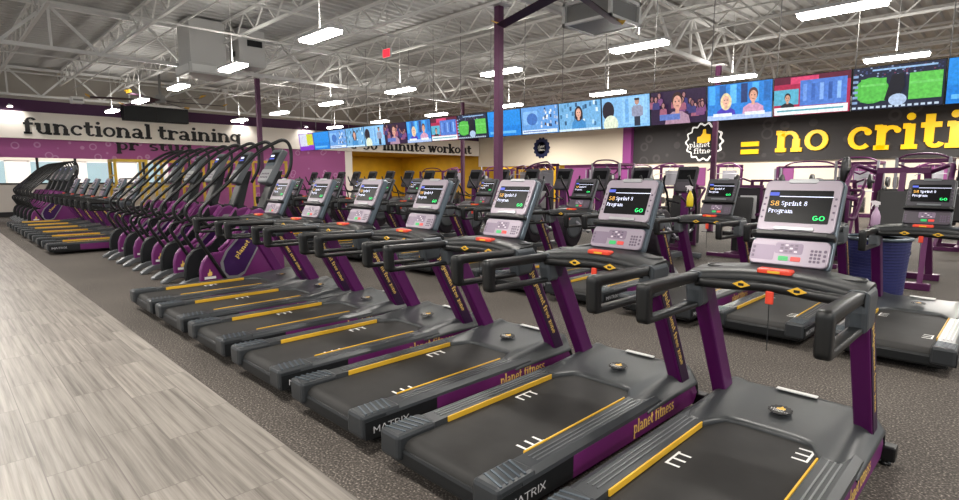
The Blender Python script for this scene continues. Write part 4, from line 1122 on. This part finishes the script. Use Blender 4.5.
q = MB(); q.lathe([(.2, 0), (.34, .1), (.34, .7)], n=18); q.tube([(0, 0, .5), (0, .5, .62), (0, 1.6, .66)], .3, 14); q.build('pipe', 'blue_grey', o)
o = thing('exit_sign', 'small red lit exit sign hanging under the roof', 'sign', (-12.55, 9.05, 4.95))
q = MB(); q.box(-.17, .17, -.03, .03, -.12, .12, .01); q.build('housing', 'steel_white', o)
q = MB(); q.box(-.15, .15, -.036, -.03, -.1, .1); q.build('lit_face', 'exit_red', o)
q = MB(); q.tube([(0, 0, .12), (0, 0, 1.1)], .012, 6); q.build('hanger', 'steel', o)
o = thing('wireless_antenna', 'small white dome hanging under the roof near the top left', 'antenna', (-9.5, 5.0, 4.85))
q = MB(); q.lathe([(.05, -.02), (.11, 0), (.11, .05), (.03, .08)], n=16); q.build('dome', 'steel_white', o)
q = MB(); q.tube([(0, 0, .08), (0, 0, 1.25)], .012, 6); q.build('hanger', 'steel_white', o)
o = thing('projector', 'small white projector in front of the purple band at the left', 'projector', (-25.6, 4.25, 4.52))
q = MB(); q.box(-.2, .2, -.2, .2, -.12, .12, .03); q.build('body', 'steel_white', o)
q = MB(); q.box(.2, .215, -.15, .15, -.03, .03); q.build('vent', 'louver', o)
q = MB(); q.tube([(0, 0, .1), (0, 0, 1.1)], .015, 6); q.build('hanger', 'steel', o)
o = thing('wall_speaker_box', 'large black box on the purple band above the white board', 'box', (XL+.02, 8.0, 4.3))
q = MB(); q.box(0, .5, -1.3, 1.5, 0, .75, .03); q.build('box_body', 'base_black', o)
q = MB(); q.box(.5, .52, -1.25, .0, .05, .7); q.box(.5, .52, .1, 1.45, .05, .7); q.build('grille', 'black_plastic', o)
o = thing('wall_screen', 'bright blue screen glowing at the left edge above the low wall', 'television', (XL+.05, 1.75, 2.38))
q = MB(); q.box(0, .06, -.5, .38, -.3, .36, .01); q.build('housing', 'tv_bezel', o)
q = MB(); q.box(.06, .065, -.47, .35, -.27, .33, 0, tvm('#2a1fd0')); q.build('screen', None, o)

# ================================================================== WORLD / CAMERA
w = bpy.data.worlds.new('world'); bpy.context.scene.world = w; w.use_nodes = True
bg = w.node_tree.nodes['Background']; bg.inputs['Color'].default_value = (.93, .97, 1, 1); bg.inputs['Strength'].default_value = .8
cam = bpy.data.cameras.new('camera'); co = bpy.data.objects.new('camera', cam); C.objects.link(co)
F = 548.
cam.sensor_width = 36; cam.sensor_fit = 'HORIZONTAL'; cam.lens = F/959*36; cam.clip_end = 200; cam.clip_start = .05
co.location = (0, 0, 1.63); co.rotation_euler = (math.radians(90)-math.atan(72/F), 0, math.radians(45))
sc = bpy.context.scene; sc.camera = co
sc.view_settings.view_transform = 'Standard'; sc.view_settings.look = 'None'; sc.view_settings.exposure = 0
sc.cycles.use_denoising = True
sc.cycles.max_bounces = 6; sc.cycles.diffuse_bounces = 3; sc.cycles.glossy_bounces = 3; sc.cycles.caustics_reflective = False; sc.cycles.caustics_refractive = False
sc.cycles.sample_clamp_indirect = 4
